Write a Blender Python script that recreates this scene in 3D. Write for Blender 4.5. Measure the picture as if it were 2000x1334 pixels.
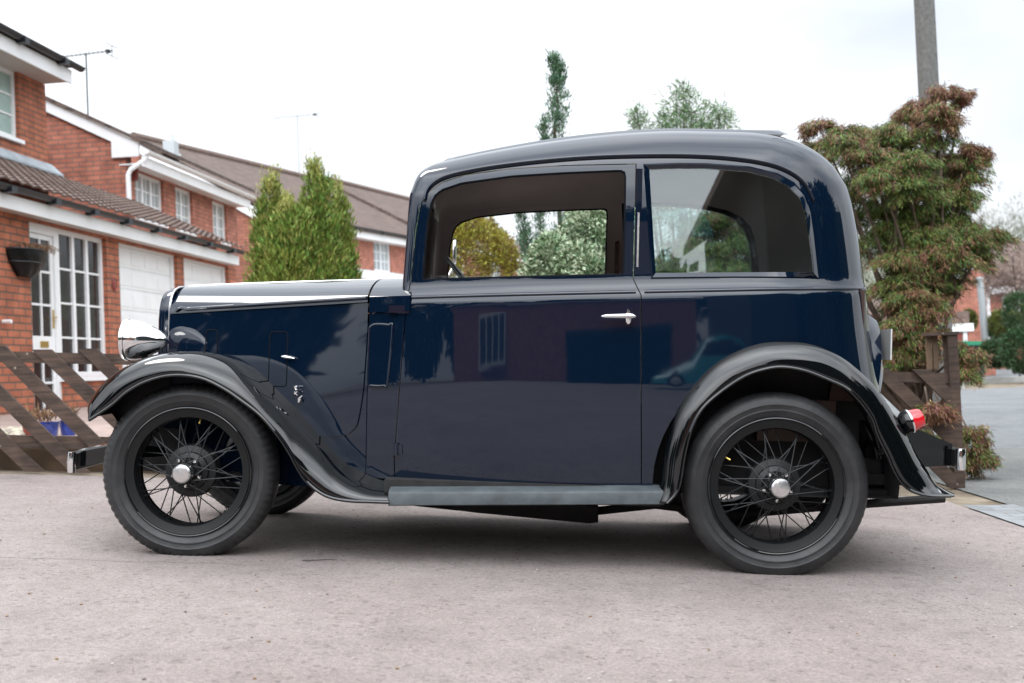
import bpy, bmesh, math, random
import numpy as np
from mathutils import Vector, Matrix, noise
R = math.radians
random.seed(7)
rng = np.random.default_rng(7)
for o in list(bpy.data.objects): bpy.data.objects.remove(o)
S = bpy.context.scene
COL = S.collection

# ------------------------------------------------------------------ camera
cam = bpy.data.cameras.new('camera'); camo = bpy.data.objects.new('camera', cam); COL.objects.link(camo)
CR = ((0.999118, 0.0, 0.041988), (0.001029, 0.9997, -0.024476), (-0.041975, 0.024498, 0.998818))  # columns: right, forward, up
CAMP = Vector((0, 0, 0.75))
rt, fw, up = [Vector((CR[0][i], CR[1][i], CR[2][i])) for i in range(3)]
mw = Matrix(((rt.x, up.x, -fw.x, CAMP.x), (rt.y, up.y, -fw.y, CAMP.y), (rt.z, up.z, -fw.z, CAMP.z), (0, 0, 0, 1)))
camo.matrix_world = mw
cam.sensor_width = 36; cam.lens = 36*2200/2000
cam.clip_start = .05; cam.clip_end = 2000
cam.dof.use_dof = True; cam.dof.focus_distance = 3.95; cam.dof.aperture_fstop = 4.0
S.camera = camo

# ------------------------------------------------------------------ sky, sun, exposure
SUN_EL, SUN_AZ = R(58), R(-48)
w = bpy.data.worlds.new('World'); S.world = w; w.use_nodes = True
nt = w.node_tree; nt.nodes.clear()
def N(t, **k):
    n = nt.nodes.new(t)
    for a, b in k.items(): setattr(n, a, b)
    return n
out = N('ShaderNodeOutputWorld'); bg = N('ShaderNodeBackground'); bg.inputs[1].default_value = .12
sky = N('ShaderNodeTexSky', sky_type='NISHITA', sun_disc=False); sky.sun_elevation = SUN_EL; sky.sun_rotation = SUN_AZ
tc = N('ShaderNodeTexCoord'); mp = N('ShaderNodeMapping'); mp.inputs['Scale'].default_value = (1.1, 1.1, 2.4)
mp.inputs['Location'].default_value = (.35, .1, .2)
nz = N('ShaderNodeTexNoise'); nz.inputs['Scale'].default_value = 1.5; nz.inputs['Detail'].default_value = 5; nz.inputs['Roughness'].default_value = .5
rp = N('ShaderNodeValToRGB'); rp.color_ramp.elements[0].position = .32; rp.color_ramp.elements[1].position = .62
rp.color_ramp.elements[0].color = (4.5, 4.9, 5.4, 1); rp.color_ramp.elements[1].color = (8.6, 8.8, 9.05, 1)
mx = N('ShaderNodeMixRGB'); mx.inputs[0].default_value = .93
sx = N('ShaderNodeSeparateXYZ'); m1 = N('ShaderNodeMath', operation='MAXIMUM'); m1.inputs[1].default_value = 0      # overcast sky: the zenith about three times the horizon
m0 = N('ShaderNodeMath', operation='POWER'); m0.inputs[1].default_value = 1.25; nt.links.new(m1.outputs[0], m0.inputs[0])
m2 = N('ShaderNodeMath', operation='MULTIPLY_ADD'); m2.inputs[2].default_value = .72
mb = N('ShaderNodeMath', operation='MULTIPLY'); mb.inputs[1].default_value = -1.0; mc = N('ShaderNodeMath', operation='MAXIMUM'); mc.inputs[1].default_value = 0; md_ = N('ShaderNodeMath', operation='MULTIPLY_ADD'); md_.inputs[1].default_value = 6.5; md_.inputs[2].default_value = 1.6   # brightest part of the cloud is behind the photographer
for a, b in ((sx.outputs['Y'], mb.inputs[0]), (mb.outputs[0], mc.inputs[0]), (mc.outputs[0], md_.inputs[0]), (md_.outputs[0], m2.inputs[1])): nt.links.new(a, b)
vm = N('ShaderNodeVectorMath', operation='SCALE')
for a, b in ((tc.outputs['Generated'], mp.inputs[0]), (mp.outputs[0], nz.inputs[0]), (nz.outputs[0], rp.inputs[0]), (sky.outputs[0], mx.inputs[1]),
             (rp.outputs[0], vm.inputs[0]), (tc.outputs['Generated'], sx.inputs[0]), (sx.outputs['Z'], m1.inputs[0]), (m0.outputs[0], m2.inputs[0]), (m2.outputs[0], vm.inputs['Scale']), (vm.outputs[0], mx.inputs[2]), (mx.outputs[0], bg.inputs[0]), (bg.outputs[0], out.inputs[0])): nt.links.new(a, b)
sl = bpy.data.lights.new('sun', 'SUN'); sl.energy = 1.1; sl.angle = R(22); sl.color = (1, .97, .92)
so = bpy.data.objects.new('sun', sl); COL.objects.link(so)
sd = Vector((math.sin(SUN_AZ)*math.cos(SUN_EL), math.cos(SUN_AZ)*math.cos(SUN_EL), math.sin(SUN_EL)))
so.rotation_euler = sd.to_track_quat('Z', 'Y').to_euler(); so.location = (-8, 6, 12)
S.view_settings.view_transform = 'Standard'; S.view_settings.look = 'None'
S.view_settings.exposure = .5; S.view_settings.gamma = 1; S.view_settings.use_curve_mapping = False
S.cycles.max_bounces = 8; S.cycles.transparent_max_bounces = 16; S.cycles.use_denoising = True

# ------------------------------------------------------------------ materials
def mat(name, col, rough=.6, metal=0., coat=0., spec=.5, var=0., vscale=8., bump=0., bscale=40., trans=0., ior=None, col2=None, island=0., coatr=.03, detail=4):
    m = bpy.data.materials.new(name); m.use_nodes = True; t = m.node_tree; b = t.nodes['Principled BSDF']
    b.inputs['Base Color'].default_value = (*col, 1); b.inputs['Roughness'].default_value = rough; b.inputs['Metallic'].default_value = metal
    b.inputs['Coat Weight'].default_value = coat; b.inputs['Coat Roughness'].default_value = coatr
    b.inputs['Specular IOR Level'].default_value = spec
    if ior: b.inputs['IOR'].default_value = ior
    tcn = t.nodes.new('ShaderNodeTexCoord')
    src = None
    if var or col2:
        n = t.nodes.new('ShaderNodeTexNoise'); n.inputs['Scale'].default_value = vscale; n.inputs['Detail'].default_value = detail
        t.links.new(tcn.outputs['Object'], n.inputs[0])
        r = t.nodes.new('ShaderNodeValToRGB'); r.color_ramp.elements[0].position = .3; r.color_ramp.elements[1].position = .7
        c2 = col2 or tuple(min(1, c*(1+var)) for c in col); c1 = col if col2 else tuple(c*(1-var) for c in col)
        r.color_ramp.elements[0].color = (*c1, 1); r.color_ramp.elements[1].color = (*c2, 1)
        t.links.new(n.outputs[0], r.inputs[0]); src = r.outputs[0]
    if island:
        g = t.nodes.new('ShaderNodeNewGeometry'); h = t.nodes.new('ShaderNodeHueSaturation')
        mr = t.nodes.new('ShaderNodeMapRange'); mr.inputs[3].default_value = 1-island; mr.inputs[4].default_value = 1+island
        t.links.new(g.outputs['Random Per Island'], mr.inputs[0]); t.links.new(mr.outputs[0], h.inputs['Value'])
        mr2 = t.nodes.new('ShaderNodeMapRange'); mr2.inputs[3].default_value = .5-.05*island*2; mr2.inputs[4].default_value = .5+.04*island*2
        t.links.new(g.outputs['Random Per Island'], mr2.inputs[0]); t.links.new(mr2.outputs[0], h.inputs['Hue'])
        if src: t.links.new(src, h.inputs['Color'])
        else: h.inputs['Color'].default_value = (*col, 1)
        src = h.outputs[0]
    if src: t.links.new(src, b.inputs['Base Color'])
    if bump:
        n = t.nodes.new('ShaderNodeTexNoise'); n.inputs['Scale'].default_value = bscale; n.inputs['Detail'].default_value = 3
        t.links.new(tcn.outputs['Object'], n.inputs[0])
        bp = t.nodes.new('ShaderNodeBump'); bp.inputs['Strength'].default_value = bump; bp.inputs['Distance'].default_value = .01
        t.links.new(n.outputs[0], bp.inputs['Height']); t.links.new(bp.outputs[0], b.inputs['Normal'])
        if coat: t.links.new(bp.outputs[0], b.inputs['Coat Normal'])
    return m

def brick_mat(name, c1, c2, mortar, bw=.225, bh=.075, ms=.011, bump=.5, rough=.85, sq=.5):
    m = bpy.data.materials.new(name); m.use_nodes = True; t = m.node_tree; b = t.nodes['Principled BSDF']
    uv = t.nodes.new('ShaderNodeTexCoord'); br = t.nodes.new('ShaderNodeTexBrick')
    br.inputs['Scale'].default_value = 1; br.inputs['Brick Width'].default_value = bw; br.inputs['Row Height'].default_value = bh
    br.inputs['Mortar Size'].default_value = ms*.5; br.inputs['Mortar Smooth'].default_value = .3
    br.inputs['Color1'].default_value = (*c1, 1); br.inputs['Color2'].default_value = (*c2, 1); br.inputs['Mortar'].default_value = (*mortar, 1)
    br.offset = sq
    n = t.nodes.new('ShaderNodeTexNoise'); n.inputs['Scale'].default_value = 5; n.inputs['Detail'].default_value = 8
    hs = t.nodes.new('ShaderNodeHueSaturation'); mr = t.nodes.new('ShaderNodeMapRange'); mr.inputs[1].default_value = .3; mr.inputs[2].default_value = .7
    mr.inputs[3].default_value = .72; mr.inputs[4].default_value = 1.25
    bp = t.nodes.new('ShaderNodeBump'); bp.inputs['Strength'].default_value = bump; bp.inputs['Distance'].default_value = .006; bp.invert = True
    for a, c in ((uv.outputs['UV'], br.inputs[0]), (uv.outputs['UV'], n.inputs[0]), (n.outputs[0], mr.inputs[0]), (mr.outputs[0], hs.inputs['Value']), (br.outputs[0], hs.inputs['Color']),
                 (hs.outputs[0], b.inputs['Base Color']), (br.outputs['Fac'], bp.inputs['Height']), (bp.outputs[0], b.inputs['Normal'])): t.links.new(a, c)
    b.inputs['Roughness'].default_value = rough
    return m

def glass_mat(name, tint=(.9, .95, .94), ior=1.5, mixdark=0., rough=0.):
    m = bpy.data.materials.new(name); m.use_nodes = True; t = m.node_tree; t.nodes.clear()
    o = t.nodes.new('ShaderNodeOutputMaterial'); mx = t.nodes.new('ShaderNodeMixShader'); fr = t.nodes.new('ShaderNodeFresnel'); fr.inputs[0].default_value = ior
    tr = t.nodes.new('ShaderNodeBsdfTransparent'); tr.inputs[0].default_value = (*tint, 1); gl = t.nodes.new('ShaderNodeBsdfGlossy'); gl.inputs['Roughness'].default_value = rough
    t.links.new(fr.outputs[0], mx.inputs[0]); t.links.new(tr.outputs[0], mx.inputs[1]); t.links.new(gl.outputs[0], mx.inputs[2]); t.links.new(mx.outputs[0], o.inputs[0])
    return m

def tarmac_mat(name, c, c2, speck, sc=1.):
    m = bpy.data.materials.new(name); m.use_nodes = True; t = m.node_tree; b = t.nodes['Principled BSDF']
    tcn = t.nodes.new('ShaderNodeTexCoord')
    def nse(s, d, r=.55):
        n = t.nodes.new('ShaderNodeTexNoise'); n.inputs['Scale'].default_value = s; n.inputs['Detail'].default_value = d; n.inputs['Roughness'].default_value = r
        t.links.new(tcn.outputs['Object'], n.inputs[0]); return n
    def ramp(src, p0, p1, a, d):
        r = t.nodes.new('ShaderNodeValToRGB'); r.color_ramp.elements[0].position = p0; r.color_ramp.elements[1].position = p1
        r.color_ramp.elements[0].color = (*a, 1); r.color_ramp.elements[1].color = (*d, 1); t.links.new(src, r.inputs[0]); return r
    def mul(a, bb, f=1.):
        x = t.nodes.new('ShaderNodeMixRGB'); x.blend_type = 'MULTIPLY'; x.inputs[0].default_value = f; t.links.new(a, x.inputs[1]); t.links.new(bb, x.inputs[2]); return x
    big = ramp(nse(.9*sc, 6).outputs[0], .3, .72, c, c2)
    mid = ramp(nse(11*sc, 5, .7).outputs[0], .3, .7, (.86,)*3, (1.08,)*3)
    v = t.nodes.new('ShaderNodeTexVoronoi'); v.inputs['Scale'].default_value = 190*sc; t.links.new(tcn.outputs['Object'], v.inputs['Vector'])
    sp = t.nodes.new('ShaderNodeSeparateColor'); t.links.new(v.outputs['Color'], sp.inputs[0])
    gr = ramp(sp.outputs[0], .0, 1., (1-speck,)*3, (1+speck,)*3)
    v2 = t.nodes.new('ShaderNodeTexVoronoi'); v2.inputs['Scale'].default_value = 70*sc; t.links.new(tcn.outputs['Object'], v2.inputs['Vector'])
    sp2 = t.nodes.new('ShaderNodeSeparateColor'); t.links.new(v2.outputs['Color'], sp2.inputs[0])
    gr2 = ramp(sp2.outputs[1], .9, .97, (1., 1., 1.), (.72, .7, .7))
    st = ramp(nse(2.3*sc, 3, .6).outputs[0], .56, .72, (1., 1., 1.), (.80, .79, .79))
    sxy = t.nodes.new('ShaderNodeSeparateXYZ'); t.links.new(tcn.outputs['Object'], sxy.inputs[0]); wob = nse(3.1, 6, .6)
    def mth(op, a, bb):
        n = t.nodes.new('ShaderNodeMath'); n.operation = op
        for k, v_ in enumerate((a, bb)):
            if isinstance(v_, (int, float)): n.inputs[k].default_value = v_
            else: t.links.new(v_, n.inputs[k])
        return n.outputs[0]
    ly = mth('ADD', mth('ADD', sxy.outputs['Y'], mth('MULTIPLY', sxy.outputs['X'], .03)), mth('MULTIPLY', wob.outputs[0], .10))
    ck = ramp(mth('ABSOLUTE', mth('SUBTRACT', ly, 3.87), 0), 0., .010, (.62, .58, .57), (1., 1., 1.))
    gate = ramp(mth('MULTIPLY', sxy.outputs['X'], -1.), .82, .98, (0., 0., 0.), (1., 1., 1.))
    big = mul(big.outputs[0], st.outputs[0])
    cm = mul(big.outputs[0], ck.outputs[0]); t.links.new(gate.outputs[0], cm.inputs[0]); big = cm
    x = mul(mul(mul(big.outputs[0], mid.outputs[0]).outputs[0], gr.outputs[0]).outputs[0], gr2.outputs[0])
    t.links.new(x.outputs[0], b.inputs['Base Color']); b.inputs['Roughness'].default_value = .85
    bp = t.nodes.new('ShaderNodeBump'); bp.inputs['Strength'].default_value = .7; bp.inputs['Distance'].default_value = .004
    t.links.new(v.outputs['Distance'], bp.inputs['Height']); t.links.new(bp.outputs[0], b.inputs['Normal'])
    return m

M = {}
M['navy'] = mat('navy_paint', (.0020, .0072, .0185), .03, bump=.028, bscale=3, ior=1.58)
M['black'] = mat('black_paint', (.0022, .0028, .0034), .035, bump=.02, bscale=4, ior=1.62)
M['satin'] = mat('satin_black', (.010, .011, .012), .38, var=.3, vscale=20, spec=.35)
M['under'] = mat('underside_black', (.012, .011, .011), .75, var=.5, vscale=14)
M['chrome'] = mat('chrome', (.82, .82, .83), .06, metal=1.)
M['dullchrome'] = mat('hub_metal', (.68, .68, .68), .28, metal=1., bump=.1, bscale=90, var=.1, vscale=40)
M['rubber'] = mat('rubber', (.010, .0107, .012), .5, col2=(.026, .026, .027), vscale=13, bump=.15, bscale=45, detail=7)
M['mat'] = mat('ribbed_rubber', (.06, .072, .078), .45, var=.3, vscale=16, bump=.15, bscale=30)
M['lining'] = mat('head_lining', (.40, .345, .325), .9, var=.15, vscale=3)
M['leather'] = mat('seat_leather', (.05, .022, .016), .5, var=.25, vscale=10)
M['glass'] = glass_mat('window_glass', (.86, .92, .92), 1.95)
M['clear'] = glass_mat('clear_glass', (.93, .96, .95), 1.45)
M['red'] = mat('red_lens', (.55, .008, .015), .15, coat=1.)
M['brass'] = mat('brass', (.6, .42, .12), .3, metal=1.)
M['seam'] = mat('shut_line', (.003, .004, .007), .8, spec=.15)
M['plate'] = mat('number_plate', (.6, .6, .58), .4)
M['brickA'] = brick_mat('brick_orange', (.45, .150, .078), (.34, .105, .058), (.13, .085, .062), ms=.020)
M['brickB'] = brick_mat('brick_red', (.46, .170, .110), (.36, .122, .080), (.17, .115, .095), ms=.020)
M['white'] = mat('white_paint', (.82, .83, .84), .4, var=.04, vscale=4)
M['upvc'] = mat('white_plastic', (.83, .84, .85), .3)
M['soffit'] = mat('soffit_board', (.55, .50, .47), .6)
M['gutterb'] = mat('black_plastic', (.014, .017, .022), .4)
M['tile'] = mat('concrete_tile', (.105, .070, .056), .85, col2=(.185, .132, .112), vscale=14, bump=.3, bscale=60, island=.12)
M['roofC'] = brick_mat('roof_tile', (.125, .085, .070), (.095, .066, .056), (.04, .03, .026), .3, .3, .035, .7, .9, 0.)
M['winglass'] = mat('dark_window', (.022, .02, .02), .04, spec=.6)
M['curtain'] = mat('net_curtain', (.30, .42, .38), .5, coat=.6, var=.15, vscale=3)
M['pale'] = mat('pale_window', (.30, .345, .35), .35, coat=.8, var=.3, vscale=2.5)
M['rim'] = mat('rim_black', (.005, .0055, .006), .42, spec=.3)
M['lead'] = mat('lead_flashing', (.30, .34, .37), .6, var=.2, vscale=6)
M['terracotta'] = mat('plaque_red', (.22, .045, .035), .5)
M['wood'] = mat('stained_wood', (.038, .022, .015), .8, col2=(.088, .056, .041), vscale=7, bump=.3, bscale=30)
t_ = M['wood'].node_tree; b_ = t_.nodes['Principled BSDF']; src_ = b_.inputs['Base Color'].links[0].from_socket
tc_ = t_.nodes.new('ShaderNodeTexCoord'); mp_ = t_.nodes.new('ShaderNodeMapping'); mp_.inputs['Rotation'].default_value = (0, R(45), 0); mp_.inputs['Scale'].default_value = (3, 40, 60)
gn_ = t_.nodes.new('ShaderNodeTexNoise'); gn_.inputs['Scale'].default_value = 1.; gn_.inputs['Detail'].default_value = 6; gr_ = t_.nodes.new('ShaderNodeValToRGB'); gr_.color_ramp.elements[0].position = .35; gr_.color_ramp.elements[1].position = .65; gr_.color_ramp.elements[0].color = (.55, .55, .55, 1); gr_.color_ramp.elements[1].color = (1.25, 1.22, 1.2, 1)
mu_ = t_.nodes.new('ShaderNodeMixRGB'); mu_.blend_type = 'MULTIPLY'; mu_.inputs[0].default_value = 1
vo_ = t_.nodes.new('ShaderNodeTexVoronoi'); vo_.inputs['Scale'].default_value = 11; vr_ = t_.nodes.new('ShaderNodeValToRGB'); vr_.color_ramp.elements[0].position = .05; vr_.color_ramp.elements[1].position = .10; vr_.color_ramp.elements[0].color = (1, 1, 1, 1); vr_.color_ramp.elements[1].color = (0, 0, 0, 1)
ms_ = t_.nodes.new('ShaderNodeMixRGB'); ms_.inputs[2].default_value = (.24, .20, .15, 1)
for a, c in ((tc_.outputs['Object'], mp_.inputs[0]), (mp_.outputs[0], gn_.inputs[0]), (gn_.outputs[0], gr_.inputs[0]), (src_, mu_.inputs[1]), (gr_.outputs[0], mu_.inputs[2]), (tc_.outputs['Object'], vo_.inputs['Vector']), (vo_.outputs['Distance'], vr_.inputs[0]), (vr_.outputs[0], ms_.inputs[0]), (mu_.outputs[0], ms_.inputs[1]), (ms_.outputs[0], b_.inputs['Base Color'])): t_.links.new(a, c)
M['woodlight'] = mat('weathered_wood', (.16, .10, .055), .85, col2=(.075, .05, .033), vscale=5, bump=.3, bscale=30)
M['drive'] = tarmac_mat('pink_tarmac', (.198, .163, .152), (.262, .228, .214), .22)
M['road'] = tarmac_mat('grey_tarmac', (.125, .135, .142), (.175, .185, .192), .14)
M['apron'] = tarmac_mat('grey_apron', (.115, .118, .115), (.165, .168, .162), .2)
M['kerb'] = mat('kerb_stone', (.40, .40, .38), .85, var=.15, vscale=9)
M['sett'] = brick_mat('grey_setts', (.20, .21, .218), (.165, .175, .182), (.11, .112, .112), .2, .1, .010)
M['soil'] = mat('garden_soil', (.10, .075, .05), .95, col2=(.23, .19, .14), vscale=5, bump=.6, bscale=30)
M['pebble'] = mat('pale_pebbles', (.42, .38, .30), .8, island=.35)
M['slab'] = mat('path_slab', (.33, .25, .22), .85, var=.18, vscale=4)
M['concrete'] = mat('pole_concrete', (.10, .098, .092), .9, col2=(.17, .166, .158), vscale=30, bump=.4, bscale=120)
M['galv'] = mat('grey_metal', (.35, .38, .39), .5, metal=.3)
M['bark'] = mat('bark', (.09, .062, .045), .9, var=.35, vscale=25, bump=.6, bscale=40)
M['blue'] = mat('blue_glaze', (.012, .035, .22), .2, coat=.7, var=.5, vscale=25)
M['basket'] = mat('black_plastic_liner', (.004, .0045, .005), .35, spec=.25, bump=.6, bscale=25)
M['dry'] = mat('dry_stems', (.20, .115, .06), .9, island=.4)
M['teal'] = mat('teal_paint', (.012, .30, .36), .3, coat=1., coatr=.02)
M['mast'] = mat('aerial_grey', (.10, .12, .13), .6)
M['render'] = mat('dark_render', (.026, .029, .034), .9, var=.2, vscale=1)
M['stack'] = mat('flue_grey', (.50, .54, .56), .6)
def leafm(n, c, isl=.4, c2=None, vs=6): return mat(n, c, .55, island=isl, spec=.35, col2=c2, vscale=vs, detail=2)
M['thuja'] = leafm('golden_conifer', (.085, .17, .025), .45, (.24, .27, .05), 5)
M['thuja2'] = leafm('golden_tips', (.36, .34, .09), .3, (.26, .30, .07), 5)
M['dome'] = leafm('yellow_conifer', (.42, .34, .05), .45, (.26, .26, .045), 5)
M['domeb'] = leafm('brown_conifer', (.20, .14, .05), .45, (.30, .23, .07), 6)
M['vari'] = leafm('silver_leaf', (.52, .58, .42), .3, (.26, .36, .20), 7)
M['varib'] = leafm('green_leaf', (.10, .17, .085), .4)
M['juniper'] = leafm('blue_green_conifer', (.05, .115, .06), .5, (.10, .19, .10), 8)
M['cedar'] = leafm('grey_green_conifer', (.19, .28, .14), .45)
M['mgreen'] = leafm('maple_green', (.085, .13, .020), .5, (.17, .18, .04), 3)
M['mdark'] = leafm('maple_dark_green', (.045, .095, .022), .5, (.08, .14, .035), 3)
M['mred'] = leafm('maple_red_brown', (.15, .058, .036), .45, (.22, .115, .06), 5)
M['hedge'] = leafm('hedge_green', (.035, .075, .025), .5)
M['hedge2'] = leafm('hedge_yellow_green', (.12, .14, .03), .45)
M['hedged'] = leafm('hedge_dark', (.014, .032, .014), .5)
M['twig'] = leafm('bare_twigs', (.21, .15, .13), .4)
M['farwood'] = leafm('winter_wood', (.20, .205, .17), .35, (.13, .14, .10), .2)

# ------------------------------------------------------------------ mesh helpers
def tag(o, label=None, cat=None, group=None, kind=None):
    if label: o['label'] = label
    if cat: o['category'] = cat
    if group: o['group'] = group
    if kind: o['kind'] = kind
    return o
def empty(name, loc=(0, 0, 0), rz=0, parent=None):
    o = bpy.data.objects.new(name, None); COL.objects.link(o); o.location = loc; o.rotation_euler = (0, 0, rz); o.empty_display_size = .1
    if parent: o.parent = parent
    return o
class MB:
    def __init__(s): s.v = []; s.f = []; s.m = []
    def add(s, vs, fs, mi=0):
        k = len(s.v); s.v += [tuple(p) for p in vs]; s.f += [tuple(i+k for i in f) for f in fs]; s.m += [mi]*len(fs); return s
    def box(s, x0, x1, y0, y1, z0, z1, mi=0):
        return s.add([(x, y, z) for x in (x0, x1) for y in (y0, y1) for z in (z0, z1)],
                     [(0, 1, 3, 2), (4, 6, 7, 5), (0, 4, 5, 1), (2, 3, 7, 6), (0, 2, 6, 4), (1, 5, 7, 3)], mi)
    def beam(s, a, b, w, h, upv=(0, 0, 1), mi=0):
        a, b = Vector(a), Vector(b); d = (b-a).normalized(); sd = d.cross(Vector(upv)).normalized(); u = sd.cross(d)
        vs = [p+sd*i*w/2+u*j*h/2 for p in (a, b) for i, j in ((-1, -1), (1, -1), (1, 1), (-1, 1))]
        return s.add(vs, [(3, 2, 1, 0), (4, 5, 6, 7), (0, 1, 5, 4), (1, 2, 6, 5), (2, 3, 7, 6), (3, 0, 4, 7)], mi)
    def tube(s, pts, r, n=8, mi=0, cap=True):
        pts = [Vector(p) for p in pts]; k = len(pts); rs = r if isinstance(r, (list, tuple)) else [r]*k
        vs = []; ref = None
        for i, p in enumerate(pts):
            d = (pts[min(i+1, k-1)]-pts[max(i-1, 0)]).normalized()
            if ref is None: ref = Vector((0, 0, 1)) if abs(d.z) < .9 else Vector((1, 0, 0))
            sd = d.cross(ref).normalized(); u = sd.cross(d).normalized(); ref = u
            vs += [p+(sd*math.cos(2*math.pi*j/n)+u*math.sin(2*math.pi*j/n))*rs[i] for j in range(n)]
        fs = [(i*n+j, i*n+(j+1) % n, (i+1)*n+(j+1) % n, (i+1)*n+j) for i in range(k-1) for j in range(n)]
        if cap: fs += [tuple(range(n-1, -1, -1)), tuple((k-1)*n+j for j in range(n))]
        return s.add(vs, fs, mi)
    def lathe(s, prof, c=(0, 0, 0), axis='y', n=48, mi=0, fn=None):   # prof: (radius, along)
        vs = []
        for i in range(n):
            a = 2*math.pi*i/n; ca, sa = math.cos(a), math.sin(a)
            for j, (r, t) in enumerate(prof):
                if fn: r = fn(i, j, r)
                p = {'y': (r*ca, t, r*sa), 'x': (t, r*ca, r*sa), 'z': (r*ca, r*sa, t)}[axis]
                vs.append((p[0]+c[0], p[1]+c[1], p[2]+c[2]))
        k = len(prof)
        return s.add(vs, [(i*k+j, ((i+1) % n)*k+j, ((i+1) % n)*k+j+1, i*k+j+1) for i in range(n) for j in range(k-1)], mi)
    def grid(s, rows, mi=0, closed=False):
        nr, nc = len(rows), len(rows[0])
        return s.add([p for r in rows for p in r], [(i*nc+j, i*nc+(j+1) % nc, (i+1)*nc+(j+1) % nc, (i+1)*nc+j) for i in range(nr-1) for j in range(nc if closed else nc-1)], mi)
    def prism(s, outl, fa, fb, mi=0):   # outline points -> two 3D loops through fa, fb
        n = len(outl); return s.add([fa(p) for p in outl]+[fb(p) for p in outl], [tuple(range(n)), tuple(range(2*n-1, n-1, -1))]+[(i, i+n, (i+1) % n+n, (i+1) % n) for i in range(n)], mi)
    def mesh(s, name, mats, smooth=True, ang=32, uv=False, fix=True):
        me = bpy.data.meshes.new(name); me.from_pydata(s.v, [], s.f)
        for m in (mats if isinstance(mats, (list, tuple)) else [mats]): me.materials.append(M[m] if isinstance(m, str) else m)
        if len(set(s.m)) > 1: me.polygons.foreach_set('material_index', s.m)
        if fix:
            bm = bmesh.new(); bm.from_mesh(me); bmesh.ops.recalc_face_normals(bm, faces=bm.faces); bm.to_mesh(me); bm.free()
        if smooth: me.shade_smooth(); me.set_sharp_from_angle(angle=R(ang))
        if uv:
            u = me.uv_layers.new(name='UVMap')
            for p in me.polygons:
                n = p.normal
                for li in p.loop_indices:
                    c = me.vertices[me.loops[li].vertex_index].co
                    if abs(n.z) > .95: q = (c.x, c.y)
                    elif abs(n.x) > abs(n.y): q = (c.y, c.z/max(.3, math.hypot(n.x, n.y)))
                    else: q = (c.x, c.z/max(.3, math.hypot(n.x, n.y)))
                    u.data[li].uv = q
        me.update(); return me
    def build(s, name, mats, parent=None, smooth=True, ang=32, uv=False, fix=True, loc=None):
        o = bpy.data.objects.new(name, s.mesh(name, mats, smooth, ang, uv, fix)); COL.objects.link(o)
        if parent: o.parent = parent
        if loc: o.location = loc
        return o
def copy_tree(o, parent=None):
    c = o.copy(); COL.objects.link(c); c.parent = parent
    if parent: c.matrix_parent_inverse = o.matrix_parent_inverse
    for ch in [x for x in CH.get(o.name, [])]: copy_tree(ch, c)
    return c
CH = {}
def interp(tab, x):
    xs = [t[0] for t in tab]
    if x <= xs[0]: return tab[0][1:] if len(tab[0]) > 2 else tab[0][1]
    if x >= xs[-1]: return tab[-1][1:] if len(tab[0]) > 2 else tab[-1][1]
    i = max(k for k in range(len(xs)-1) if xs[k] <= x)
    def tang(k, c):
        a, b = max(k-1, 0), min(k+1, len(tab)-1); return (tab[b][c]-tab[a][c])/(tab[b][0]-tab[a][0])
    h = xs[i+1]-xs[i]; t = (x-xs[i])/h
    r = [(2*t**3-3*t*t+1)*tab[i][c]+(t**3-2*t*t+t)*h*tang(i, c)+(-2*t**3+3*t*t)*tab[i+1][c]+(t**3-t*t)*h*tang(i+1, c) for c in range(1, len(tab[0]))]
    return r if len(r) > 1 else r[0]
def spline(pts, n):    # Catmull-Rom resample of a polyline by index
    pts = [np.array(p, float) for p in pts]; k = len(pts); res = []
    for q in range(n):
        t = q*(k-1)/(n-1); i = min(int(t), k-2); t -= i
        p0, p1, p2, p3 = pts[max(i-1, 0)], pts[i], pts[i+1], pts[min(i+2, k-1)]
        res.append(.5*((2*p1)+(p2-p0)*t+(2*p0-5*p1+4*p2-p3)*t*t+(3*p1-p0-3*p2+p3)*t**3))
    return res
def arclen(pts, n):
    pts = [np.array(p, float) for p in pts]; d = [0]
    for a, b in zip(pts, pts[1:]): d.append(d[-1]+np.linalg.norm(b-a))
    return [np.array([np.interp(t, d, [p[c] for p in pts]) for c in range(len(pts[0]))]) for t in np.linspace(0, d[-1], n)]
def rounded(x0, x1, z0, z1, r, n=5):
    o = []
    for cx, cz, a in ((x1-r, z1-r, 0), (x0+r, z1-r, 90), (x0+r, z0+r, 180), (x1-r, z0+r, 270)):
        o += [(cx+r*math.cos(R(a+90*k/n)), cz+r*math.sin(R(a+90*k/n))) for k in range(n+1)]
    return o
def evaluated(o):
    dg = bpy.context.evaluated_depsgraph_get(); return bpy.data.meshes.new_from_object(o.evaluated_get(dg))
def boolean(me, cutters):    # cutters: list of (MB, operation)
    a = bpy.data.objects.new('work', me); COL.objects.link(a); tmp = []
    for c, op in cutters:
        b = bpy.data.objects.new('cutter', c.mesh('cutter', 'seam', smooth=False)); COL.objects.link(b); tmp.append(b)
        md = a.modifiers.new('b', 'BOOLEAN'); md.object = b; md.operation = op; md.solver = 'EXACT'
    bpy.context.view_layer.update(); r = evaluated(a)
    for b in tmp+[a]: bpy.data.objects.remove(b)
    return r
def link(name, me, parent=None):
    o = bpy.data.objects.new(name, me); COL.objects.link(o)
    if parent: o.parent = parent
    return o

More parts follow.
